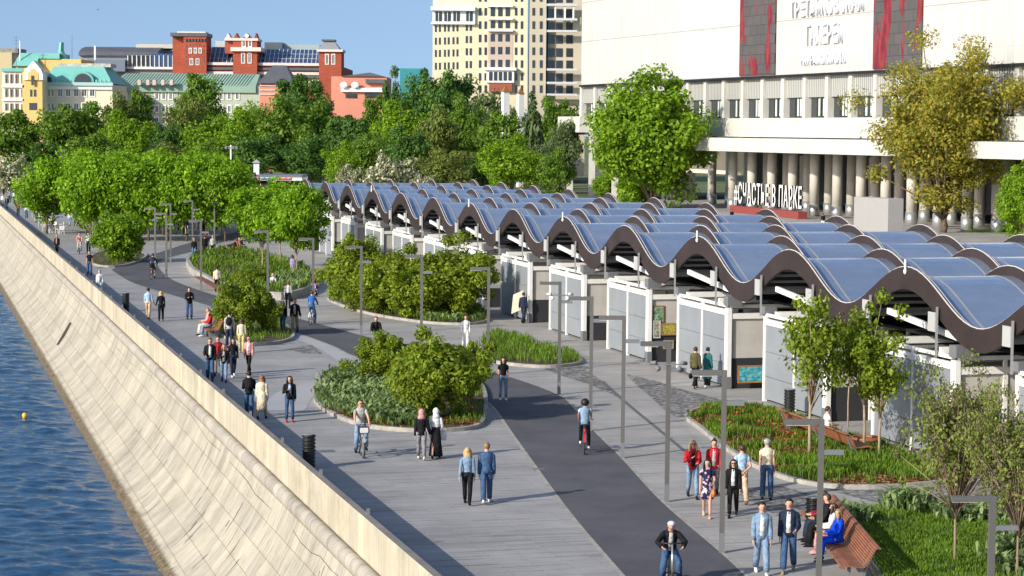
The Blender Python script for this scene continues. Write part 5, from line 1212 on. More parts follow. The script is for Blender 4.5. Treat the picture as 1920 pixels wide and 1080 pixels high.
    if bag:
        m_, s_, kind = bag; c = J['hand%d' % s_]+Vector((.03*s_, 0, -.24)); mb = MB()
        if kind == 'shop': mb.box(-.13, .13, -.05, .05, -.17, .15)
        else: mb.ell((0, 0, 0), .07, .16, .12, 10, 7)
        q = mb.build('bag', CL[m_], None, kind != 'shop'); q.location = wm_ @ c; q.rotation_euler = (0, 0, rz)
        mb = MB(); mb.tube([(0, -.08, .1), (0, -.03, .21), (0, .03, .21), (0, .08, .1)], .010, 6); mb.build('handle', CL[m_], q)
        tag(q, 'bag of the '+' '.join(label.replace(' carrying a white bag', '').split()[:12]), 'bag')
    return root, J, wm_
def finish_people():
    for o, R in JOBS:
        me = o.data
        if not me.skin_vertices: 
            with bpy.context.temp_override(object=o, active_object=o, selected_objects=[o]): bpy.ops.mesh.customdata_skin_add()
        d = me.skin_vertices[0].data
        for i, r in enumerate(R): d[i].radius = r; d[i].use_root = (i == 0)
    bpy.context.view_layer.update(); dg = bpy.context.evaluated_depsgraph_get()
    for o, R in JOBS:
        nm = bpy.data.meshes.new_from_object(o.evaluated_get(dg)); o.modifiers.clear(); old = o.data; o.data = nm; bpy.data.meshes.remove(old); nm.name = 'body'
        nm.materials.clear(); nm.materials.append(SKIN)
# ================================================================ bicycles, benches, lamps, small things
M_rub = mat('rubber', (.02, .02, .02), .7); M_chr = mat('steel_bright', (.55, .55, .56), .3, metal=.8); M_wood = mat('bench_wood', (.27, .105, .050), .5, var=.25, vs=2.5, spec=.4); M_redf = mat('red_frame', (.5, .02, .03), .4); M_blkf = mat('black_frame', (.02, .02, .022), .4)
def bicycle(loc, face, label, frame, box=False, basket=False):
    root = empty('bicycle', loc, math.radians(180+face), label, 'bicycle')
    for y in (-.52, .52):
        mb = MB(); mb.torus((0, y, .34), .32, .022, 'x', 22, 6); wh = mb.build('wheel', M_rub, root, True)
        mb = MB(); mb.torus((0, y, .34), .292, .012, 'x', 22, 4); mb.build('rim', M_chr, wh)
        mb = MB()
        for k in range(10): a = 2*PI*k/10; mb.bar((0, y, .34), (0, y+.29*math.cos(a), .34+.29*math.sin(a)), .005)
        mb.build('spokes', M_chr, wh)
    mb = MB()
    for a, b in (((0, -.52, .34), (0, -.12, .30)), ((0, -.12, .30), (0, -.22, .80)), ((0, -.52, .34), (0, -.20, .72)), ((0, -.12, .30), (0, .38, .78)), ((0, -.2, .70), (0, .36, .86)), ((0, .52, .34), (0, .37, .98))): mb.tube([a, b], .019, 8)
    mb.build('frame', frame, root, True)
    mb = MB(); mb.tube([(-.28, .28, 1.03), (-.12, .36, 1.05), (.12, .36, 1.05), (.28, .28, 1.03)], .014, 8); mb.tube([(0, .37, .95), (0, .36, 1.05)], .016, 8); mb.build('handlebar', M_blkf, root, True)
    mb = MB(); mb.ell((0, -.24, .90), .075, .13, .035, 10, 6); mb.tube([(0, -.21, .75), (0, -.24, .89)], .014, 6); mb.build('saddle', M_rub, root, True)
    mb = MB(); mb.bar((-.12, -.12, .30), (.12, -.12, .30), .02); mb.bar((-.16, -.02, .20), (-.08, -.02, .20), .05, .02); mb.bar((.08, -.22, .42), (.16, -.22, .42), .05, .02); mb.build('pedals', M_blkf, root)
    for y in (-.52, .52):
        mb = MB(); rg = []
        for k in range(9): a = PI*(.1+.8*k/8) if y < 0 else PI*(.15+.65*k/8); c = Vector((0, y-.36*math.cos(a), .34+.36*math.sin(a))); rg.append([c+Vector((-.03, 0, 0)), c+Vector((.03, 0, 0)), c+Vector((.03, 0, .006)), c+Vector((-.03, 0, .006))])
        mb.loft(rg); mb.build('mudguard', frame, root)
    if box: mb = MB(); mb.box(-.17, .17, .44, .66, .82, 1.02); b_ = mb.build('front_box', M_blkf, root); mb = MB(); mb.box(-.13, .13, .661, .672, .84, 1.0); mb.build('panel', M_sole, b_)
    return root
def scooter(loc, face, label):
    root = empty('folding_bike', loc, math.radians(180+face), label, 'bicycle')
    for y in (-.42, .42):
        mb = MB(); mb.torus((0, y, .17), .15, .024, 'x', 18, 6); w_ = mb.build('wheel', M_rub, root, True); mb = MB(); mb.torus((0, y, .17), .12, .015, 'x', 18, 4); mb.build('rim', M_chr, w_)
    mb = MB(); mb.tube([(0, -.42, .17), (0, -.2, .30), (0, .3, .34), (0, .36, .5)], .028, 8); mb.build('frame', M_blkf, root, True)
    mb = MB(); mb.tube([(0, .42, .17), (0, .34, .98)], .022, 8); mb.build('steering_post', M_chr, root, True)
    mb = MB(); mb.tube([(-.27, .26, 1.0), (0, .34, .99), (.27, .26, 1.0)], .016, 8); mb.build('handlebar', M_blkf, root, True)
    mb = MB(); mb.tube([(0, -.2, .30), (0, -.26, .68)], .018, 8); mb.ell((0, -.27, .70), .09, .13, .04, 10, 6); mb.build('saddle', M_blkf, root, True)
    mb = MB(); mb.box(-.2, .2, -.02, .06, .24, .27); mb.build('pedals', M_blkf, root); return root
def rider(px, y, face, bike, **k):
    b = G(px, y); k.setdefault('pose', 'cycle'); k.setdefault('arms', ('bars', 'bars')); k.setdefault('lean', .28)
    a = math.radians(180+face); off = Matrix.Rotation(a, 3, 'Z') @ Vector((0, -.24, 0))
    person(0, 0, face, at=b+off, seat=.88, **k); return b
def bench_mesh(L, back=True, ends=True):
    """slatted wooden wave bench, seat facing +Y, L along X"""
    prof = [(.30, .36), (.36, .41), (.20, .45), (0, .43), (-.16, .43), (-.24, .50), (-.30, .62), (-.36, .74), (-.42, .84), (-.50, .88), (-.56, .86)]
    return prof
def bench(loc, rz, L, label, n=1):
    root = empty('park_bench', loc, rz, label, 'bench'); prof = bench_mesh(L)
    pts = [Vector((0, y, z)) for y, z in prof]; sm = oline(pts, 4); d = []
    seat = MB(); back = MB(); acc = 0; last = sm[0]; k = 0
    step = .062; dist = 0; poss = []
    for i in range(1, len(sm)):
        seg = (sm[i]-sm[i-1]); 
        while acc+seg.length >= step*len(poss):
            t = (step*len(poss)-acc)/seg.length; poss.append((sm[i-1]+seg*max(0, t), seg.normalized())) 
        acc += seg.length
    for p, dr in poss:
        mb = seat if p.z < .52 else back; nrm = Vector((0, -dr.z, dr.y)); a = Vector((-L/2, p.y, p.z)); mb.obox(a-dr*.024, (L, 0, 0), dr*.048, nrm*.03)
    seat.build('seat', M_wood, root); back.build('backrest', M_wood, root)
    for x in (-L/2+.25, 0, L/2-.25):
        mb = MB(); rg = []
        for y, z in prof[:-1]: rg.append([(x-.03, y, z-.005), (x+.03, y, z-.005), (x+.03, y+(.0), z-.07), (x-.03, y, z-.07)])
        mb.loft(rg); mb.box(x-.03, x+.03, .10, .18, 0, .38); mb.box(x-.03, x+.03, -.20, -.10, 0, .42); mb.bar((x, -.18, .1), (x, -.42, .74), .05); mb.build('support', M_mid, root)
    return root
# lamps
M_post = mat('lamp_grey', (.135, .13, .122), .5, metal=.3, var=.05); M_lens = mat('lamp_lens', (.45, .45, .45), .3)
def lamp_proto():
    root = empty('street_lamp'); MB().box(-.062, .062, -.05, .05, .0, 4.5).build('pole', M_post, root); MB().box(-.066, .066, -.054, .054, 0, .5).build('base_sleeve', M_mid, root)
    MB().box(-.80, -.063, -.055, .055, 4.37, 4.497).build('arm', M_post, root); MB().box(.063, .50, -.05, .05, 3.64, 3.76).build('side_arm', M_mid, root)
    MB().box(-.78, -.3, -.04, .04, 4.345, 4.358).build('lens', M_lens, root); return root
LP = lamp_proto(); used = [False]
def lamp(px, base_y, top_y, label, flip=1, g='street lamps along the cycle path'):
    b = G(px, base_y); H = D(px, top_y, b.y).z; o = LP if not used[0] else copy_tree(LP); used[0] = True
    o.location = b; o.scale = (1, 1, H/4.5); o['label'] = label; o['category'] = 'street lamp'; o['group'] = g; o.rotation_euler = (0, 0, .04*((px*7) % 3-1)); return o
lamp(1853, 1262, 930, 'nearest lamp, standing in the lawn bed at the right edge')
lamp(1534, 1130, 786, 'lamp in front of the bench with the two women')
lamp(1353, 1037, 694, 'lamp between the woman in the floral dress and the woman in sunglasses')
lamp(1250, 941, 640, 'lamp left of the women in red jackets, at the cycle path edge')
lamp(1167, 859, 592, 'lamp right of the woman riding the red bicycle')
lamp(1107, 808, 556, 'lamp directly behind the woman riding the red bicycle')
lamp(1048, 740, 528, 'lamp with the dark foot at the bend of the cycle path')
lamp(915, 704, 501, 'lamp rising behind the right side of the centre bushes')
lamp(790, 661, 478, 'lamp in front of the right part of the long middle bed')
lamp(677, 628, 461, 'lamp at the left part of the long middle bed, right of the cyclist in blue')
lamp(587, 604, 446, 'lamp beside the woman in the flowered dress by the round planter')
lamp(502, 580, 432, 'lamp standing between the quay bush and the planter trees')
lamp(377, 545, 412, 'lamp at the near left of the round raised planter')
lamp(312, 521, 399, 'lamp left of the round planter, right of the cyclist in navy')
lamp(320, 495, 381, 'far lamp immediately right of the lamp beside the navy cyclist')
lamp(291, 500, 389, 'far lamp between the big round bush and the navy cyclist')
lamp(361, 470, 376, 'far lamp behind the dark dressed group by the planter')
lamp(402, 455, 364, 'far lamp in front of the right end of the lime grove')
lamp(391, 440, 348, 'farthest of the small lamps, against the lime grove crowns')
b = G(1900, 1330); o = copy_tree(LP); o.location = G(1915, 1265)+Vector((1.6, 0, 0)); o['label'] = 'lamp whose arm just enters at the right edge beyond the nearest lamp'; o.rotation_euler = (0, 0, .5)
for c_ in o.children: pass
# tall floodlight mast behind the grove
b = Vector((D(433, 300, 300).x, 300, 0)); e = empty('floodlight_mast', b, 0, 'tall floodlight mast with a crossbar behind the lime grove', 'light mast'); zt = D(433, 272, 300).z
MB().tube([(0, 0, 0), (0, 0, zt)], .12, 8).build('pole', M_white, e); MB().bar((-.9, 0, zt-.2), (.9, 0, zt-.2), .12).build('crossbar', M_mid, e)
for i in range(4): MB().box(-.85+.5*i, -.55+.5*i, -.15, .1, zt-.55, zt-.25).build('floodlight', M_mid, e)
# bollard bins on the quay
def bin_(px, y, label, hgt=1.05, r=.20, g='dark ribbed litter bins'):
    e = empty('litter_bin', G(px, y), 0, label, 'litter bin', g); MB().tube([(0, 0, 0), (0, 0, hgt)], r*.93, 18).build('body', M_blkf, e)
    for k in range(9): mb = MB(); mb.torus((0, 0, .1+k*(hgt-.15)/8), r, .022, 'z', 18, 5); mb.build('rib', M_blkf, e, True)
    MB().tube([(0, 0, hgt), (0, 0, hgt+.02)], r*1.0, 18).build('lid', mat('bin_lid', (.25, .25, .25), .4), e); return e
bin_(579, 878, 'ribbed black litter bin behind the parapet in the foreground'); bin_(236, 584, 'ribbed black litter bin behind the parapet near the couple walking away')
bin_(1480, 783, 'ribbed dark litter bin at the left end of the stall bench'); bin_(1523, 1008, 'ribbed dark litter bin at the far end of the front bench', r=.18); bin_(1084, 625, 'dark litter bin in front of the stall panels', 1.0)
# small posts of the railing on the inner side of the parapet
k = 0
for Y in range(52, 150, 6):
    mb = MB(); mb.box(-.04, .04, -.02, .02, 0, .16); o = mb.build('parapet_bracket', mat('bracket_grey', (.2, .2, .19), .5)); o.location = RV(11.26, Y, .93); o.rotation_euler = (0, 0, A_RIV)
    tag(o, 'small grey metal bracket standing on the parapet coping', 'bracket', 'brackets along the parapet')
# benches
def at_dir(pa, pb): a, b = G(*pa), G(*pb); return (a+b)/2, math.atan2((b-a).y, (b-a).x), (b-a).length
# front bench: runs from (1500,960) to (1615,1078); people face left
c, ang, L = at_dir((1528, 992), (1602, 1092)); B1 = bench(c, ang+PI, L+.6, 'curved slatted wooden bench in the foreground with two women on it')
c2, ang2, L2 = at_dir((1485, 812), (1612, 862)); B2 = bench(c2, ang2, L2+.4, 'slatted wooden bench on the large bed seen from behind, facing the stalls')
c3, ang3, L3 = at_dir((366, 610), (424, 652)); B3 = bench(c3, ang3+PI, 3.2, 'wooden bench by the quay with a seated couple')
c4, ang4, L4 = at_dir((418, 484), (470, 470)); B4 = bench(c4, ang4+PI, 4.2, 'far bench at the back of the round planter crowded with people')
ring_ = G(1618, 838); mb = MB(); mb.torus((0, 0, .42), .45, .07, 'z', 24, 8); o = mb.build('loop_seat', M_wood); o.location = G(1622, 846); tag(o, 'round wooden loop seat at the right end of the stall bench', 'seat')
# iron covers and a few scuffs on the paving
for px, y, w_, lb in ((612, 846, .5, 'small drain grating left of the man on the city bicycle'), (1010, 880, .35, 'iron cover set in the cycle path'), (700, 1000, .35, 'iron cover in the grey paving near the parapet shadow')):
    mb = MB(); n_ = 7
    for q in range(n_): mb.box(-w_/2, w_/2, -w_*.4+q*w_*.8/n_, -w_*.4+(q+.6)*w_*.8/n_, .0, .012)
    o = mb.build('drain_cover', M_mid); o.location = G(px, y)+Vector((0, 0, .006)); o.rotation_euler = (0, 0, A_RIV); tag(o, lb, 'drain cover')
# buoy
e = empty('buoy', G(46, 783, -4), 0, 'small yellow buoy floating on the river', 'buoy'); MB().ell((0, 0, .10), .12, .12, .15, 12, 8).build('float', mat('buoy_yellow', (.75, .50, .04), .4), e, True); MB().tube([(0, 0, -.2), (0, 0, .0)], .10, 10).build('collar', mat('buoy_brown', (.35, .2, .05), .6), e)
# bird
b = D(183, 18, 200); mb = MB(); mb.add([(-.35, .1, .12), (-.1, .12, .02), (0, .16, 0), (0, -.2, 0), (-.1, -.05, .02), (.1, .12, .02), (.35, .1, .14), (.1, -.05, .02)], [(0, 1, 4), (1, 2, 3, 4), (2, 5, 7, 3), (5, 6, 7)]); mb.ell((0, 0, 0), .05, .2, .05, 8, 6)
o = mb.build('bird', CL['grey']); o.location = b; tag(o, 'tiny bird flying high over the far roofs', 'bird')
# drain slot on the bank
mb = MB(); p0, p1 = on_bank(133, 6.1, .02), on_bank(131.5, 3.9, .02); mb.bar(p0, p1, .22, .03); o = mb.build('drain_opening', M_dark); tag(o, 'long dark drain slot cut in the sloping bank', 'drain')
# ================================================================ people in the picture
N = dict(near=True)
person(876, 946, 180, 'ldenim', 'black', 'blond', 2, 1.68, 'walk', ('back', 'down'), 'blond woman in a light denim jacket and black trousers walking away', woman=True, **N)
person(912, 944, 180, 'white', 'denim', 'dblond', 0, 1.80, 'walk2', ('down', 'down'), 'man in a blue denim jacket and white trainers walking away beside the blond woman', shoes='white', outer='denim', **N)
person(790, 862, 175, 'black', 'grey', None, 0, 1.68, 'walk', ('down', 'link'), 'woman in a pink headscarf, black leather jacket and wide grey trousers', shoes='cream', outer='black', scarf='rose', woman=True, **N)
person(817, 860, 185, 'white', 'black', None, 0, 1.68, 'walk2', ('down', 'hold'), 'woman in a white headscarf and long black skirt carrying a white bag', scarf='white', skirt='long', woman=True, bag=('white', 1, 'shop'), **N)
BK = rider(675, 856, 8, None, top='lgrey', bottom='ldenim', hair='brown', h=1.8, label='man in a grey T-shirt and sunglasses riding a city bicycle towards the bridge', shortsleeve=True, glasses=True, face_=0, **N) if False else None
def ride(px, y, face, label_p, label_b, frame=M_blkf, box=False, **k):
    b = G(px, y); a = math.radians(180+face); off = Matrix.Rotation(a, 3, 'Z') @ Vector((0, -.24, 0))
    bicycle(b, face, label_b, frame, box)
    k.setdefault('lean', .28); k.setdefault('arms', ('bars', 'bars'))
    person(0, 0, face, k.pop('top'), k.pop('bottom'), at=b+off, seat=.90, pose='cycle', label=label_p, **k)
ride(677, 855, 12, 'man in a grey T-shirt and sunglasses cycling towards the bridge', 'city bicycle with a black and white front box ridden by the man in grey', mat('silver_frame', (.4, .4, .42), .4), True, top='lgrey', bottom='ldenim', hair='brown', h=1.82, shortsleeve=True, glasses=True, near=True, lean=.15)
ride(1096, 848, 178, 'woman with a black afro in a denim waistcoat riding away', 'red bicycle ridden by the woman in the denim waistcoat', M_redf, False, top='white', outer='ldenim', sleeve=0, bottom='black', hair='black', hl=9, h=1.68, woman=True, near=True, shoes='white', lean=.2)
ride(586, 608, 172, 'man in a blue checked shirt cycling away past the middle bed', 'white city bicycle ridden by the man in the blue checked shirt', mat('white_frame', (.6, .62, .66), .4), False, top='plaid', bottom='denim', hair='brown', h=1.8, lean=.15)
ride(705, 664, 5, 'cyclist in a dark jacket half hidden by the centre bushes', 'dark bicycle half hidden by the centre bushes', M_blkf, False, top='black', bottom='grey', hair='brown', h=1.75, outer='black')
ride(287, 523, 175, 'cyclist in navy with bare legs riding away by the big round bush', 'dark bicycle under the navy dressed cyclist', M_blkf, False, top='navy', bottom='black', hair='black', h=1.78, short=True)
ride(149, 476, 10, 'cyclist in a pink shirt riding towards the bridge', 'bicycle under the cyclist in pink', mat('yellow_frame', (.5, .5, .1), .4), False, top='pink', bottom='lgrey', hair='brown', h=1.72)
b = G(1256, 1094); scooter(b, 3, 'small wheeled folding bike ridden by the man in the helmet')
person(0, 0, 3, 'lgrey', 'denim', None, 0, 1.74, 'scoot', ('scoot', 'scoot'), 'man in a white and blue helmet and black jacket riding towards the bridge', at=b+Vector((0, .24, 0)), seat=.66, outer='black', hat=mat('helmet_blue_white', (.50, .52, .72), .4, var=.5, vs=14), lean=.42, near=True)
person(543, 791, 10, 'lblue', 'denim', 'black', 1, 1.68, 'stand', ('down', 'chest'), 'woman in a black jacket and jeans with bright red shoes', shoes='red', outer='black', woman=True, bag=('black', 1, 'soft'), **N)
person(467, 782, 180, 'black', 'jean', 'black', 0, 1.76, 'walk', ('phone', 'phone'), 'man with a black backpack walking away along the parapet', outer='black', pack='black', **N)
person(491, 786, 180, 'cream', 'beige', 'red', 2, 1.66, 'walk2', ('down', 'down'), 'woman in a long cream coat with reddish brown hair', outer='cream', longcoat='cream', woman=True, **N)
person(394, 713, 5, 'white', 'denim', 'brown', 0, 1.84, 'walk', ('down', 'hold'), 'tall man in a black coat walking at the left of the group by the quay', outer='black', shoes='navy', near=True, glasses=False)
person(409, 704, 5, 'red', 'khaki', 'brown', 0, 1.74, 'walk2', ('down', 'down'), 'person in a dark red jacket behind the tall man in the black coat', outer='dred', near=True)
person(420, 716, 5, 'lgrey', 'ldenim', 'red', 1, 1.64, 'walk', ('down', 'chest'), 'woman in a black jacket and pale jeans in the middle of the quay group', outer='black', woman=True, near=True)
person(437, 706, 8, 'black', 'navy', 'brown', 1, 1.68, 'walk2', ('down', 'down'), 'woman all in black with white shoes in the quay group', shoes='white', woman=True, near=True)
person(467, 700, 350, 'white', 'black', 'brown', 3, 1.68, 'walk', ('down', 'down'), 'long haired woman in a pink cardigan and black trousers', outer='rose', woman=True, near=True)
person(430, 652, 178, 'grey', 'navy', 'black', 0, 1.78, 'ease', ('down', 'down'), 'man with a dark backpack standing by the quay bench', outer='lgrey', pack='black', hat='navy', near=True)
person(453, 662, 182, 'cream', 'yellow', 'brown', 2, 1.68, 'walk', ('down', 'down'), 'woman in pale yellow trousers with her back turned by the small bush', woman=True, near=True, shoes='rose')
person(355, 598, 12, 'black', 'jean', 'black', 0, 1.76, 'stand', ('phone', 'phone'), 'man in black standing and looking at his phone', outer='black', near=True)
person(278, 598, 180, 'lblue', 'beige', 'black', 0, 1.78, 'walk', ('down', 'link'), 'man in a pale blue shirt and beige trousers walking away', shoes='brown', near=True)
person(302, 602, 180, 'black', 'black', 'blond', 3, 1.70, 'walk2', ('link', 'down'), 'long haired blond woman in black beside the man in the pale blue shirt', woman=True, near=True)
person(187, 553, 0, 'lblue', 'lblue', 'grey', 0, 1.62, 'walk', ('down', 'down'), 'person in white and pale blue half hidden by the parapet', outer='white')
person(168, 517, 10, 'black', 'denim', 'brown', 0, 1.78, 'ease', ('down', 'down'), 'man in a black waistcoat and jeans by the parapet', shortsleeve=True)
person(530, 622, 3, 'grey', 'denim', 'black', 2, 1.68, 'walk', ('down', 'link'), 'black haired woman in a dark jacket walking arm in arm', outer='black', woman=True, near=True)
person(553, 624, 3, 'lgrey', 'khaki', 'brown', 0, 1.82, 'walk2', ('link', 'down'), 'man in a black jacket and khaki trousers walking arm in arm', outer='black', near=True)
person(540, 578, 180, 'white', 'black', 'red', 2, 1.68, 'walk', ('down', 'down'), 'red haired woman in a white top by the round planter', woman=True, bag=('black', 1, 'soft'))
person(591, 556, 350, 'dred', 'floral', 'brown', 1, 1.70, 'stand', ('down', 'down'), 'woman in a long flowered dress and dark cardigan by the planter', outer='black', skirt='long', woman=True)
person(873, 655, 0, 'white', 'white', 'brown', 0, 1.72, 'walk', ('down', 'down'), 'person in a white top seen over the centre bushes')
person(943, 750, 5, 'black', 'ldenim', 'black', 1, 1.70, 'ease', ('down', 'down'), 'roller skater in a black T-shirt and jeans with white knee pads', shoes='white', shortsleeve=True, woman=True, **N)
person(981, 606, 150, 'navy', 'navy', 'brown', 0, 1.76, 'walk', ('carry', 'down'), 'man in navy carrying a large pale canvas beside the stalls', outer='navy')
person(1303, 729, 140, 'olive', 'black', 'brown', 0, 1.80, 'walk', ('down', 'down'), 'man in an olive jacket looking at the stalls', outer='olive', near=True, bag=('black', -1, 'soft'), shoes='khaki')
person(1326, 727, 140, 'teal', 'black', 'black', 0, 1.70, 'ease', ('down', 'down'), 'shorter person in a long grey coat looking at the stalls', outer='teal', longcoat='teal', near=True, shoes='white')
person(1298, 933, 10, 'black', 'ldenim', 'blond', 3, 1.74, 'walk', ('lap', 'chest'), 'long haired blond woman in a red jacket and light jeans', outer='red', woman=True, glasses=True, **N)
person(1338, 930, 350, 'lgrey', 'grey', 'black', 5, 1.72, 'walk2', ('down', 'down'), 'woman in a red jacket with her black hair in a bun', outer='red', woman=True, **N)
person(1325, 969, 355, 'floral', 'floral', 'black', 2, 1.66, 'walk', ('hold', 'down'), 'woman in a short flowered dress with a tan handbag', skirt='knee', shortsleeve=True, woman=True, shoes='beige', bag=('orange', -1, 'soft'), **N)
person(1374, 968, 0, 'white', 'black', 'black', 2, 1.64, 'walk2', ('down', 'down'), 'woman in a black quilted jacket, white top and sunglasses', outer='black', woman=True, glasses=True, **N)
person(1390, 945, 180, 'lblue', 'beige', 'brown', 0, 1.76, 'walk', ('behind', 'behind'), 'man in a light blue shirt and beige trousers with his hands behind his back', shortsleeve=True, shoes='brown', **N)
person(1437, 938, 180, 'cream', 'jean', 'grey', 0, 1.80, 'ease', ('down', 'down'), 'man in a cream shirt and white cap with his back turned', shortsleeve=True, hat='white', **N)
person(1427, 1076, 5, 'white', 'ldenim', 'black', 0, 1.80, 'walk', ('down', 'down'), 'young man in a light denim jacket over a white T-shirt', outer='ldenim', shoes='white', **N)
person(1478, 1072, 355, 'white', 'denim', 'black', 0, 1.84, 'walk2', ('hold', 'down'), 'man in a dark shirt and faded jeans walking beside the man in denim', outer='navy', shoes='khaki', **N)
# seated
def on_bench(B, u, face, **k):
    a = B.rotation_euler.z; p = B.location+Matrix.Rotation(a, 3, 'Z') @ Vector((u, .02, 0)); f = math.degrees(a)-180+k.pop('turn', 0)
    k.setdefault('arms', ('lap', 'lap')); k.setdefault('pose', 'sit')
    return person(0, 0, f, k.pop('top'), k.pop('bottom'), at=p, seat=.47, **k)
on_bench(B1, -.15, 0, top='white', bottom='rose', hair='brown', hl=2, h=1.66, label='seated woman in a white blazer on the front bench', outer='white', woman=True, near=True, turn=-15, shoes='rose')
on_bench(B1, -.95, 0, top='blue', bottom='blue', hair='dblond', hl=3, h=1.66, label='seated long haired woman in bright blue on the front bench', outer='blue', woman=True, near=True, turn=10, shoes='black', pose='cross')
on_bench(B1, 1.0, 0, top='black', bottom='black', hair='brown', hl=0, h=1.74, label='seated person in black behind the lamp on the front bench', outer='black', near=True)
on_bench(B1, 1.6, 0, top='dred', bottom='navy', hair='brown', hl=1, h=1.70, label='seated person in dark red at the far end of the front bench', outer='dred')
on_bench(B2, .15, 0, top='white', bottom='grey', hair='brown', hl=0, h=1.76, label='man in a white T-shirt seated on the stall bench, back turned', shortsleeve=True, near=True)
on_bench(B3, .45, 0, top='pink', bottom='cream', hair='dblond', hl=0, h=1.76, label='man in a pink shirt seated on the quay bench', near=True)
on_bench(B3, -.35, 0, top='red', bottom='ldenim', hair='brown', hl=1, h=1.66, label='woman in a red top seated on the quay bench', woman=True, near=True, shoes='white')
for i, (u, tp, bt, hr, lb) in enumerate(((-1.5, 'black', 'navy', 'brown', 'person in black at the near end of the crowded far bench'), (-.7, 'rose', 'black', 'blond', 'blond woman in pink on the crowded far bench'), (.1, 'orange', 'black', 'brown', 'person in orange on the crowded far bench'), (.9, 'black', 'red', 'black', 'person in black and red on the crowded far bench'))): on_bench(B4, u, 0, top=tp, bottom=bt, hair=hr, hl=i % 3, label=lb)
# farther groups
for px, y, f, tp, bt, hr, ou, lb in (
 (364, 486, 170, 'black', 'ldenim', 'blond', 'black', 'person in black jacket and jeans at the left of the dark group by the planter'), (384, 480, 190, 'black', 'black', 'black', 'black', 'tall person all in black in the middle of the dark group'), (399, 479, 185, 'lgrey', 'black', 'blond', 'lgrey', 'person in a pale grey jacket at the right of the dark group'),
 (350, 441, 180, 'black', 'white', 'brown', None, 'woman in white trousers under the lime grove'), (343, 438, 180, 'grey', 'black', 'brown', 'grey', 'person in grey beside the woman in white trousers'), (382, 434, 90, 'lgrey', 'black', 'grey', None, 'pale shirted person at the right end of the lime grove'),
 (407, 548, 180, 'lgrey', 'black', 'black', 'cream', 'person in black and cream beside the planter seat'), (142, 424, 190, 'navy', 'navy', 'black', 'navy', 'person in navy strolling right of the cafe tables'), (131, 424, 180, 'white', 'ldenim', 'brown', None, 'person in a white top strolling right of the cafe tables'),
 (7, 365, 180, 'orange', 'black', 'brown', None, 'person in orange at the far left edge'), (18, 380, 0, 'purple', 'navy', 'black', None, 'person in violet among the far left strollers'), (27, 381, 180, 'white', 'navy', 'brown', None, 'person in white among the far left strollers'),
 (34, 404, 180, 'dred', 'navy', 'brown', None, 'person in dark red at the parapet, far left'), (5, 388, 0, 'white', 'grey', 'blond', None, 'pale dressed person at the parapet, far left edge'), (13, 393, 0, 'grey', 'denim', 'black', 'black', 'dark dressed person leaning by the far parapet'),
 (50, 409, 0, 'white', 'teal', 'black', None, 'person in white leaning over the far parapet'), (107, 478, 0, 'rose', 'black', 'blond', 'black', 'person in black and pink behind the parapet by the cyclist in pink'), (166, 474, 0, 'white', 'black', 'brown', None, 'person in white standing at the left of the big round bush'),
 (1425, 402, 150, 'olive', 'teal', 'black', None, 'person in green walking before the red letter base'), (1372, 420, 180, 'black', 'black', 'brown', None, 'person in black seen over the wave roof'), (1543, 428, 180, 'lblue', 'white', 'black', 'black', 'person in black and blue sitting before the gallery columns'),
 (1388, 396, 0, 'teal', 'black', 'brown', None, 'small figure left of the person in green')):
    person(px, y, f, tp, bt, hr, 1 if 'woman' in lb else 0, 1.72, 'walk' if px % 2 else 'ease', ('down', 'down'), lb, outer=ou)
person(548, 522, 150, 'purple', 'grey', 'brown', 1, 1.68, 'ease', ('down', 'down'), 'person in violet behind the planter trees')
person(512, 548, 0, 'white', 'white', 'grey', 1, 1.66, 'ease', ('lap', 'lap'), 'person in white sitting in the leaves of the round planter', zoff=-.4)
person(868, 600, 10, 'dred', 'dred', 'brown', 0, 1.1, 'ease', ('down', 'down'), 'child in dark red standing in the long middle bed')
# canvas carried by the man in navy
mb = MB(); p = G(974, 604); mb.obox(p+Vector((-.45, 0, .45)), (.55, -.1, .25), (.02, .06, 0), (.1, 0, 1.05)); tag(mb.build('canvas', mat('canvas_pale', (.62, .55, .42), .8)), 'large pale canvas under the arm of the man in navy', 'painting')
# phones
# paintings on the stall ends
def painting(k, x, z, w_, h, cols, label, fr=(.30, .16, .06), yy=-.07):
    o = [s_ for kk, s_ in STALLS if kk == k][0]; a = o.rotation_euler.z; R_ = Matrix.Rotation(a, 3, 'Z')
    e = empty('painting', o.location+R_ @ Vector((x, yy, z)), a, label, 'painting', 'paintings shown at the stalls')
    mb = MB(); t_ = .05
    mb.box(-w_/2, w_/2, -.03, .0, h/2-t_, h/2); mb.box(-w_/2, w_/2, -.03, 0, -h/2, -h/2+t_); mb.box(-w_/2, -w_/2+t_, -.03, 0, -h/2+t_, h/2-t_); mb.box(w_/2-t_, w_/2, -.03, 0, -h/2+t_, h/2-t_)
    mb.build('frame', mat('frame_%d' % int(fr[0]*100), fr, .4), e)
    t = NT('picture_%d_%d_%d' % (k, int(x*100), int(z*100)), .6, .2); n = t.noise(t.map((3, 3, 5)), 1.6, 4, .6); t.col(t.ramp(n, [(.35, cols[0]), (.5, cols[1]), (.65, cols[2])]))
    MB().box(-w_/2+t_, w_/2-t_, -.018, -.002, -h/2+t_, h/2-t_).build('picture', t.m, e)
painting(1, .45, 2.2, .55, .75, ((.04, .09, .03), (.15, .25, .12), (.4, .5, .5)), 'green landscape hanging highest at the stall end right of the litter bin')
painting(1, .95, 1.5, .7, .55, ((.08, .07, .02), (.5, .42, .08), (.06, .10, .04)), 'yellow and green landscape in a gilt frame in the middle row of that stall end', (.32, .20, .08), -.10)
painting(1, .38, 1.5, .35, .8, ((.05, .05, .04), (.3, .3, .2), (.5, .5, .4)), 'narrow dark picture left of the yellow landscape', (.5, .5, .48), -.10)
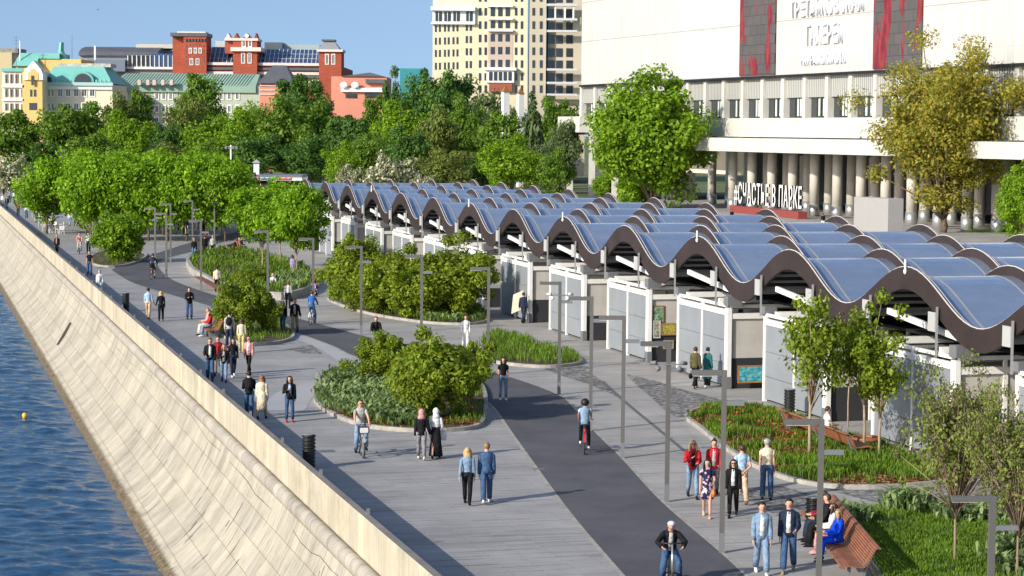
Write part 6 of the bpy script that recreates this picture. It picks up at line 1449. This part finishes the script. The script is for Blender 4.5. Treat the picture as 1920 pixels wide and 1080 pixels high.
painting(1, .95, .8, .5, .4, ((.3, .3, .28), (.05, .05, .05), (.5, .5, .48)), 'small grey picture in the lowest row of that stall end', (.35, .28, .2))
painting(0, .95, .62, 1.25, .72, ((.02, .18, .26), (.06, .36, .42), (.30, .50, .50)), 'turquoise seascape in a wide orange wooden frame leaning at the stall', (.42, .17, .05), -.35)
# cafe tables and chairs of white plastic under the foremost lime
def chair_proto():
    r = empty('plastic_chair'); MB().box(-.24, .24, -.22, .22, .42, .46).build('seat', M_sole, r); mb = MB(); mb.box(-.24, .24, -.26, -.22, .46, .86); mb.build('backrest', M_sole, r)
    for x in (-.2, .2):
        for y in (-.2, .2): MB().bar((x, y, .42), (x*1.1, y*1.1, 0), .04).build('leg', M_sole, r)
    return r
ch = chair_proto(); fst = True
for i, (px, y, rz) in enumerate(((84, 434, .3), (92, 437, 1.2), (100, 432, 2.5), (78, 424, .9), (88, 422, 3.0), (110, 438, 4), (116, 440, .2), (124, 432, 5), (70, 414, 1.5), (64, 408, .4), (75, 408, 2.2), (96, 420, 3.6))):
    o = ch if fst else copy_tree(ch); fst = False; o.location = G(px, y); o.rotation_euler = (0, 0, rz); tag(o, 'white plastic chair of the cafe under the foremost lime tree', 'chair', 'white cafe chairs')
tb_ = None
for i, (px, y) in enumerate(((94, 430), (80, 418), (68, 411), (118, 434))):
    if tb_ is None:
        tb_ = empty('cafe_table'); MB().tube([(0, 0, .72), (0, 0, .75)], .42, 18).build('table_top', M_sole, tb_); MB().tube([(0, 0, 0), (0, 0, .72)], .04, 8).build('leg', M_sole, tb_); o = tb_
    else: o = copy_tree(tb_)
    o.location = G(px, y); tag(o, 'round white table of the cafe under the foremost lime tree', 'table', 'white cafe tables')
for i, (px, y, tp, bt, lb) in enumerate(((72, 413, 'black', 'brown', 'seated cafe guest in black at the second table row'), (87, 427, 'brown', 'black', 'seated cafe guest in brown nearest the lime trunks'), (80, 421, 'white', 'navy', 'seated cafe guest in white in the middle of the cafe'), (62, 405, 'navy', 'grey', 'seated cafe guest in navy at the farthest table'), (98, 433, 'black', 'khaki', 'seated cafe guest in black and khaki at the nearest table'))):
    person(px, y, 40*i, tp, bt, 'brown' if i % 2 else 'black', 0, 1.72, 'sit', ('lap', 'lap'), lb, seat=.45)
# two gilded pyramid roofs and security cameras
for px, py, w_, lb in ((948, 168, 15, 'orange gold pyramid roof poking over the trees, left of the other'), (976, 172, 13, 'orange gold pyramid roof poking over the trees beside the spruce')):
    Y = 395; p = D(px, py, Y); s_ = Y/FOC; r = w_*s_*.5; e = empty('chapel', (p.x, Y, 0), .4, lb, 'chapel'); MB().box(-r*.8, r*.8, -r*.8, r*.8, 0, p.z-r*.6).build('wall', M_trim, e)
    MB().loft([[(-r, -r, p.z-r*.6), (r, -r, p.z-r*.6), (r, r, p.z-r*.6), (-r, r, p.z-r*.6)], [(-.05, -.05, p.z+r), (.05, -.05, p.z+r), (.05, .05, p.z+r), (-.05, .05, p.z+r)]]).build('roof', mat('gilded_copper', (.50, .22, .06), .4, metal=.5), e)
for (bx_, by_, hh, lb) in ((1048, 740, 3.95, 'pair of white security cameras on the lamp with the dark foot'), (1250, 941, 3.9, 'pair of dark security cameras on the lamp left of the red jackets')):
    p = G(bx_, by_); e = empty('security_camera', p+Vector((0, -.06, hh)), 0, lb, 'security camera'); MB().bar((-.42, 0, 0), (.42, 0, 0), .04).build('bracket', M_mid, e)
    for s_ in (-1, 1): mb = MB(); mb.tube([(.36*s_, -.06, .06), (.50*s_, .14, .02)], .055, 8); mb.ell((.30*s_, 0, -.12), .08, .08, .08, 8, 6); mb.build('camera_head', M_sole if bx_ < 1100 else M_mid, e, True)
# ticket pavilion behind the far end of the wave roof
bY = 215.0; a = D(438, 330, bY); b_ = D(566, 334, bY); e = empty('kiosk_building', Vector(((a.x+b_.x)/2, bY, 0)), 0, 'long low flat roofed kiosk with coloured signboard and white vent turret', 'kiosk'); W = b_.x-a.x
MB().box(-W/2+.3, W/2, .6, 6, 0, D(500, 340, bY).z).build('wall', mat('kiosk_dark', (.08, .05, .05), .7), e); z1 = D(500, 338.5, bY).z; z2 = D(500, 328, bY).z
MB().box(-W/2-.2, W/2, 0, 6.4, z1, z1+(z2-z1)*.55).build('fascia', M_white, e); MB().box(-W/2-.2, W/2, .2, 6.2, z1+(z2-z1)*.551, z2).build('roof', M_mid, e)
for x0, x1, c in ((468, 487, (.6, .05, .06)), (489, 508, (.03, .22, .26)), (509, 518, (.05, .30, .12)), (519, 548, (.62, .05, .05))):
    xa, xb = D(x0, 335, bY).x-e.location.x, D(x1, 335, bY).x-e.location.x; mb = MB()
    n = max(2, int((xb-xa)/.16)); 
    for q in range(n): xx = xa+(xb-xa)*q/n; mb.box(xx, xx+.11, -.05, 0, z1+.06, z1+(z2-z1)*(.42+.06*((q*7) % 3)))
    mb.build('sign_lettering', mat('sign_%d' % int(c[0]*100+c[1]*1000), c, .5), e)
x = D(476, 320, bY).x-e.location.x; zt = D(476, 306, bY).z; MB().box(x-.28, x+.28, 2, 2.5, z2, zt).build('vent_turret', M_white, e); MB().loft([[(x-.45, 1.8, zt), (x+.45, 1.8, zt), (x+.45, 2.7, zt), (x-.45, 2.7, zt)], [(x-.04, 2.2, zt+.35), (x+.04, 2.2, zt+.35), (x+.04, 2.3, zt+.35), (x-.04, 2.3, zt+.35)]]).build('turret_roof', mat('turret_grey', (.3, .33, .33), .6), e)
# stalls get their labels
ordn = ['nearest the bridge, off the right of the willow twigs']
words = {-4: 'nearest market stall, outside the right edge', -3: 'second market stall, mostly outside the right edge', -2: 'market stall at the right edge behind the sparse trees', -1: 'market stall with grey panels behind the young trees and the slatted bench',
 0: 'market stall with the wide framed seascape at its end', 1: 'market stall whose end wall is hung with four small paintings', 2: 'market stall with the dark litter bin at its panels', 3: 'market stall behind the man carrying the canvas', 4: 'market stall at the right tip of the long middle bed',
 5: 'market stall just left of the one at the tip of the long middle bed', 6: 'market stall above the rightmost bush of the long bed', 7: 'market stall above the yellowish middle bush of the long bed', 8: 'market stall above the leftmost bush of the long bed', 9: 'second farthest market stall beside the planter trees', 10: 'farthest market stall at the far end of the wave roof'}
for k, o in STALLS: tag(o, words[k], 'market stall', 'stalls under the wave roof')
finish_people()
